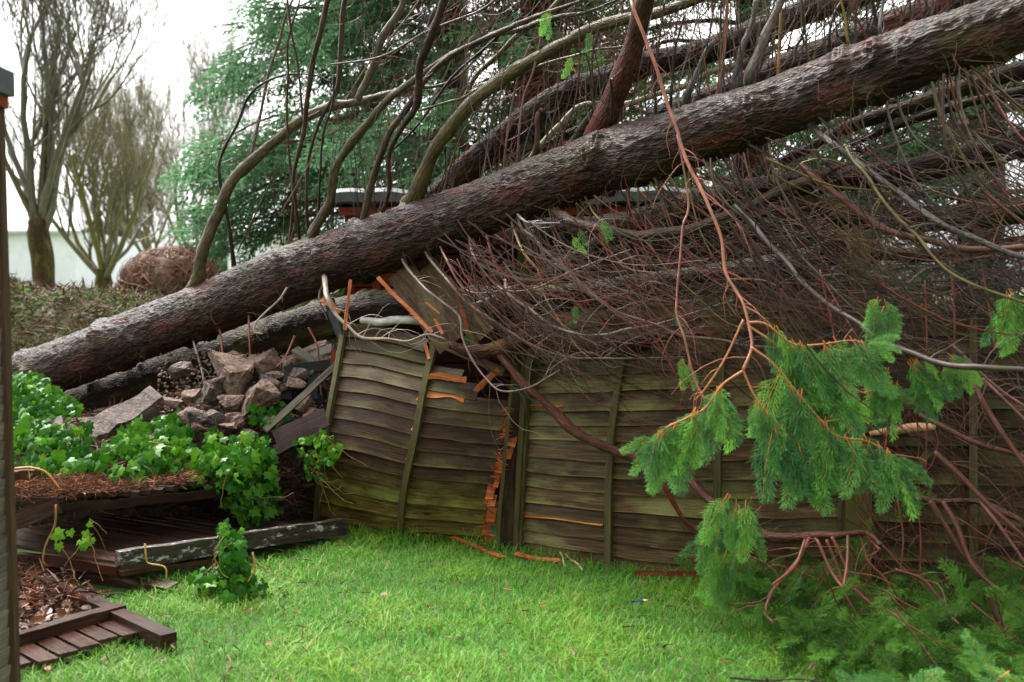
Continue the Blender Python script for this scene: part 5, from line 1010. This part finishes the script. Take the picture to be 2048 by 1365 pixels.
# ------------------------------------------------------------------ ivy
IM = []
for j, tn in enumerate([(1, 1, 1), (.45, .6, .7), (1.9, 1.5, 1.3), (.7, .85, 1.2), (3.0, 1.9, 1.9)]):
    mb = MB(); c_ = np.ones((13, 3)) * np.array(tn); c_[12] *= 1.15; mb.add(IVY[0], None, IVY[1], IVY[0], c_); IM.append(mb.mesh('leaf', M['ivy'], False))
def poly_in(px, py, poly):
    ins = False; n = len(poly); j = n - 1
    for i in range(n):
        xi, yi = poly[i]; xj, yj = poly[j]
        if (yi > py) != (yj > py) and px < (xj - xi) * (py - yi) / (yj - yi) + xi: ins = not ins
        j = i
    return ins
def ivy_plant(label, base, polys, n, seed, Yf, size=(.045, .075), stems=26, nobj=300, down=.6, clumps=None, pale=.25):
    r = np.random.default_rng(seed); t = thing('ivy', base, label, 'ivy'); pos = []; w_ = []
    tot = sum(p_[1] for p_ in polys)
    for poly, wt in polys:
        xs_ = [q[0] for q in poly]; ys_ = [q[1] for q in poly]; k = 0; want = int(n * wt / tot)
        while k < want:
            px, py = r.uniform(min(xs_), max(xs_)), r.uniform(min(ys_), max(ys_))
            if not poly_in(px, py, poly): continue
            if vnoise(np.array([px * .02, py * .024, 3.]), seed) < -.45 + .2 * r.random(): 
                if r.random() < .85: continue
            q = P(px, py, Yf(px, py) - abs(r.normal(0, .10)) ); q = q + r.normal(0, .012, 3); pos.append(q); k += 1
    pos = np.array(pos); n = len(pos); d = np.stack([r.normal(0, .55, n), r.normal(-.25, .3, n), -np.abs(r.normal(.7, .35, n))], -1); nr = np.stack([r.normal(0, .65, n), -np.ones(n), r.normal(.6, .65, n)], -1)
    cl = vnoise(pos * 3.0, seed + 4); s = (size[0] * .75 + (size[1] * 1.1 - size[0] * .75) * r.random(n) ** 1.3) * (1 + .35 * cl); mm = frames(d, nr, s, pos); tone = np.clip((cl * .8 + r.normal(0, .5, n)), -1, 1)
    mi = np.where(tone > .55, 2, np.where(tone < -.3, 1, np.where(r.random(n) < .3, 3, 0))); mi = np.where(r.random(n) < pale * .2, 4, mi)
    order = np.argsort(pos[:, 1] - s * 8)
    for k in order[:nobj]: inst('leaf', IM[mi[k]], mtx4(mm[k]), t)
    rest = order[nobj:]
    if len(rest):
        tn = np.array([(1, 1, 1), (.45, .6, .7), (1.9, 1.5, 1.3), (.7, .85, 1.2), (3.0, 1.9, 1.9)])[mi[rest]]; mb = MB(); scatter(mb, IVY[0], IVY[1], mm[rest], tn); tag(mb.build('leaf_mass', M['ivy'], t, False), kind='stuff')
    for k in range(stems):
        j = order[r.integers(min(n, 700))]; p = pos[j]; pts = arc(p + [0, .02, .02], math.radians(r.uniform(-170, -10)), math.radians(r.uniform(-120, 30)), r.uniform(.12, .4), r.uniform(-.2, .2), 0, 6, .2)
        mb = MB(); tube(mb, pts, [.0035, .0018], 4, 12, np.array([.28, .17, .06]) * r.uniform(.5, 1.3), 0, 0, False); mb.build('stem', M['twig'], t)
    return t
def ivY(px, py):
    u = np.clip((px + 150) / 800, 0, 1); v = np.clip((py - 690) / 390, 0.02, .98); return float(MP(u, v)[1]) - (.30 + .1 * math.sin(px * .03))
IV = [([(15, 750), (70, 745), (110, 790), (150, 800), (180, 850), (175, 905), (230, 885), (270, 845), (330, 835), (360, 825), (420, 850), (460, 870), (500, 858), (545, 880), (552, 925), (550, 1000), (520, 1045), (490, 1040), (460, 1010), (450, 985), (400, 960), (320, 985), (250, 965), (180, 960), (100, 975), (20, 950)], 10),
      ([(495, 790), (560, 790), (575, 830), (545, 860), (500, 840)], .5), ([(430, 900), (545, 900), (550, 1030), (500, 1045), (465, 1000)], 1.6), ([(20, 750), (100, 760), (150, 860), (20, 870)], 1.4)]
ivy_plant('glossy green ivy blanket covering the collapsed rubble and fallen panels', P(280, 960, 6.9), IV, 3300, 61, ivY, (.036, .068), 60)
ivy_plant('pale thin ivy trailing at the left edge of the bulging panel', P(640, 880, 7.3), [([(595, 880), (650, 865), (685, 890), (680, 920), (650, 925), (640, 965), (620, 960), (600, 920)], 1)], 110, 62, lambda x, y: 7.32, (.03, .05), 14, 300, pale=2)
ivy_plant('upright ivy sprig growing from the grass in front of the lichened rail', G(470, 1200), [([(440, 1040), (480, 1060), (490, 1110), (500, 1150), (540, 1140), (580, 1160), (570, 1195), (490, 1205), (440, 1195), (400, 1180), (390, 1140), (440, 1130)], 1)], 240, 63, lambda x, y: 5.9, (.04, .065), 14, 300, pale=.6)
ivy_plant('small wilting ivy tendril hanging over the middle fallen panel', P(120, 1040, 6.0), [([(95, 1060), (175, 1050), (180, 1090), (90, 1095)], 1)], 9, 64, lambda x, y: 5.95, (.05, .07), 5, 300, pale=4)
def vine(pl, Y, r0, col, label):
    mb = MB(); px_tube(mb, Yl(Y, Y, rr(pl, r0, r0 * .7)), 6, col, .05, 1); c0 = P(*pl[0], Y); tag(mb.build('ivy_root', M['twig'], None, True, c0), label, 'root')
vine([(30, 938), (60, 936), (90, 944), (108, 962), (118, 976)], 6.0, 3, (.45, .2, .07), 'orange ivy root curving over the litter at the far left')
vine([(112, 1010), (110, 1050), (92, 1090), (86, 1120), (92, 1130)], 5.9, 2.5, (.3, .16, .07), 'thin brown ivy root dangling below the upper fallen panel')
vine([(140, 1170), (158, 1200), (156, 1225), (152, 1235)], 5.5, 2.5, (.35, .14, .06), 'thin reddish root loop on the long rail of the nearest panel')
vine([(45, 1262), (90, 1252), (130, 1235), (140, 1215), (138, 1200)], 5.2, 2.5, (.4, .2, .08), 'orange root curling across the dead leaves in the nearest panel')
vine([(290, 1088), (293, 1120), (300, 1128), (330, 1135), (333, 1160)], 5.75, 2.2, (.45, .28, .08), 'yellow root drooping over the lichened rail end')
vine([(505, 1105), (510, 1130), (505, 1150), (495, 1165)], 5.75, 2.2, (.5, .28, .08), 'yellow orange stem inside the upright ivy sprig')

# ------------------------------------------------------------------ foreground shed corner at the left edge
WY = 4.2
fs = thing('weathered_shed', P(0, 1444, WY), 'weathered grey timber shed corner at the very left edge of the view', 'shed')
e0, e1 = P(36, 1430, WY), P(2, 250, WY); x0 = e0[0]; x1 = e1[0]; zt = P(0, 200, WY)[2]
def ex(z): return x0 + (x1 - x0) * (z - e0[2]) / (e1[2] - e0[2])
nbw = 33; bh = zt / nbw
for i in range(nbw):
    z0 = i * bh; zc = z0 + bh / 2; X = ex(zc) - .022
    mb = MB(); beam(mb, [X, WY, zc], [X - .03, WY - 3.4, zc + RNG.uniform(-.003, .003)], .018, bh * .93, (.12, 0, 1), 5, .004, 500 + i, np.ones(3) * RNG.uniform(.75, 1.35)); mb.build('board', M['grey_wood'], fs, False)
beam(MB(), [ex(0) - .008, WY - .005, 0], [ex(zt) - .008, WY - .005, zt], .03, .045, (0, 1, 0), 12, .003, 12, (.55, .38, .28)).build('corner_trim', M['grey_wood'], fs, False)
bx(MB(), x1 - 1.6, x1 - .06, WY - 3.4, WY - .02, 0, zt).build('wall', M['grey_wood'], fs, False)
q = P(22, 170, WY)
mb = MB(); bx(mb, q[0] - 1.8, q[0], WY - 3.5, WY + .03, q[2] - .04, q[2] + .05); mb.build('roof', M['felt_dark'], fs, False)
bx(MB(), q[0] - 1.75, q[0] - .015, WY - 3.45, WY + .01, q[2] - .085, q[2] - .043).build('fascia', M['shed_bright'], fs, False)

# ------------------------------------------------------------------ grass
def grass(n, area, name, label, seed, hmin, hmax, w_, excl=True):
    r = np.random.default_rng(seed); x = r.uniform(area[0], area[1], n); y = area[2] + (area[3] - area[2]) * r.random(n) ** 1.25
    yf = np.where(x < 0, 6.93 - x * .48, 6.93 - x * .50) - .02; keep = y < yf + .03
    # flattened panels keep the grass off
    K = G(246, 1214, .09); q0 = G(48, 1140, .09); q1 = G(338, 1268, .09); un_ = (q1 - q0)[:2]; un_ /= np.linalg.norm(un_); c0_ = G(-10, 1287, .09); c1_ = G(246, 1214, .09); cr2 = (c1_ - c0_)[:2]; cr2 /= np.linalg.norm(cr2)
    rx, ry = x - K[0], y - K[1]; sA = -(rx * cr2[0] + ry * cr2[1]); tA = -(rx * un_[0] + ry * un_[1]); keep &= ~((sA > -.06) & (tA > -.04)); keep &= ~((sA > -.02) & (tA > -.27) & (r.random(n) < .8))
    e0_ = G(225, 1195); e1_ = G(690, 1082); dv_ = e1_ - e0_; keep &= ~(((x - e0_[0]) * dv_[1] - (y - e0_[1]) * dv_[0] < 0) & (x < e1_[0]) & (y > e0_[1] - .1 + 0 * x) & (x < e0_[0] + 5))
    x, y = x[keep], y[keep]; n = len(x); p2 = np.stack([x * 3.2, y * 3.2, x * 0], -1); cl = vnoise(p2, 1); cl2 = vnoise(p2 * 3.1, 2); cl3 = vnoise(p2 * .35, 6)
    H = (hmin + (hmax - hmin) * r.random(n) ** 1.6) * (1 + .35 * cl2) * (1 + .28 * cl); near = np.clip(1 - (yf[keep] - y) / .22, 0, 1); H *= 1 + near * .9
    az = r.uniform(0, 2 * math.pi, n) + 2.2 * cl2; lean = r.uniform(.4, 2.3, n) * (1 + .4 * cl); W = w_ * r.uniform(.6, 1.4, n)
    dx, dy = np.cos(az), np.sin(az); sx, sy = -dy, dx; z = hgt(x, y) - .004
    prof = [(0.0, 0.0, 1.0), (.45, .22, .9), (.8, .62, .6), (.93, 1.05, 0.0)]; V = []
    for (hz, ln_, ww) in prof:
        cx = x + dx * H * lean * ln_ * .6; cy = y + dy * H * lean * ln_ * .6; cz = z + H * hz / (1 + lean * .35)
        if ww > 0:
            V.append(np.stack([cx + sx * W * ww, cy + sy * W * ww, cz], -1)); V.append(np.stack([cx - sx * W * ww, cy - sy * W * ww, cz], -1))
        else: V.append(np.stack([cx, cy, cz], -1))
    V = np.stack(V, 1); b_ = (np.arange(n) * 7)[:, None]
    Q = np.concatenate([b_ + np.array([[0, 1, 3, 2]]), b_ + np.array([[2, 3, 5, 4]])]); T_ = b_ + np.array([[4, 5, 6]])
    base = np.array([[1, 1, 1.0]]) * r.uniform(.55, 1.35, (n, 1)); yl = (r.random(n) < .20 + .20 * cl2 + .10 * cl)[:, None]; base = np.where(yl, np.array([[2.1, 1.15, 2.2]]) * r.uniform(.6, 1.2, (n, 1)), base)
    base = base * (1 + .10 * cl3[:, None]) * np.stack([1 + .18 * cl, 1 + .06 * cl, 1 - .1 * cl], -1); st_ = (r.random(n) < .03)[:, None]; base = np.where(st_, np.array([[2.6, .95, 3.0]]), base)
    mb = MB().add(V.reshape(-1, 3), Q, T_, None, np.repeat(base, 7, 0)); return tag(mb.build(name, M['grass'], None, False), label, 'grass', kind='stuff')
grass(205000, (-2.6, 3.9, 3.5, 8.2), 'grass', 'bright green damp lawn in front of the broken fence', 41, .024, .095, .0018)
litter('lawn_litter', 'sparse brown needles and straw bits scattered through the lawn', 1500, (-1.9, 2.2, 4.3, 7.0), .05, .055, [(1, .8, .6), (2.2, 1.8, 1.2), (.4, .3, .3)], M['debris'], 'litter', seed=88)
# dead leaves and litter in the lawn
lr = np.random.default_rng(9)
lm = []
for k in range(3):
    mb = MB().add(LEAF[0], None, LEAF[1], LEAF[0], np.ones((7, 3)) * np.array([(1, .8, .8), (1.8, 1.2, 1), (.5, .25, .3)][k])); lm.append(mb.mesh('fallen_leaf', M['dead_leaf'], False))
for k, (px, py) in enumerate([(213, 1316), (100, 1340), (340, 1235), (385, 1225), (930, 1270), (690, 1330), (1140, 1300), (760, 1190), (1275, 1145), (1560, 1010), (540, 1290), (605, 1088), (635, 1100), (1090, 1210), (1330, 1290), (405, 1280)]):
    q = G(px, py, .045); m_ = frames(np.array([lr.normal(0, 1, 3) * [1, 1, .2]]), np.array([[lr.normal(0, .3), -.3, 1]]), [lr.uniform(.035, .055)], np.array([q]))[0]
    tag(inst('fallen_leaf', lm[k % 3], mtx4(m_)), 'small brown dead leaf lying in the grass', 'leaf', 'dead leaves scattered on the lawn')
q = G(1275, 1203, .05); w1 = MB(); beam(w1, q - [.03, 0, 0], q + [.03, 0.01, 0], .02, .008, (0, 0, 1)); o = tag(w1.build('wrapper', M['blue'], None, False, q), 'tiny blue and yellow wrapper in the lawn near the middle panel', 'litter')
w2 = MB(); beam(w2, q + [.031, .01, 0], q + [.052, .012, 0], .02, .009, (0, 0, 1)); o2 = w2.build('wrapper_end', M['paper']); o2.parent = o; o2.matrix_parent_inverse = Matrix.Translation(-Vector([float(a_) for a_ in q]))
mb = MB(); tube(mb, [G(1460, 1355, .05), G(1530, 1362, .04), G(1600, 1358, .05), G(1680, 1372, .04)], [.006, .004], 6, 20, (.05, .035, .03), .1, 2); tag(mb.build('fallen_twig', M['twig'], None, True, G(1460, 1355, .05)), 'long dark twig lying in the grass at the bottom edge', 'twig')
mb = MB(); tube(mb, [G(455, 1310, .05), G(462, 1330, .04), G(448, 1352, .05)], [.005, .003], 6, 12, (.14, .07, .04), .1, 2); tag(mb.build('fallen_twig', M['twig'], None, True, G(455, 1310, .05)), 'short brown twig standing in the grass near the nearest fallen panel', 'twig')
S.render.film_transparent = False
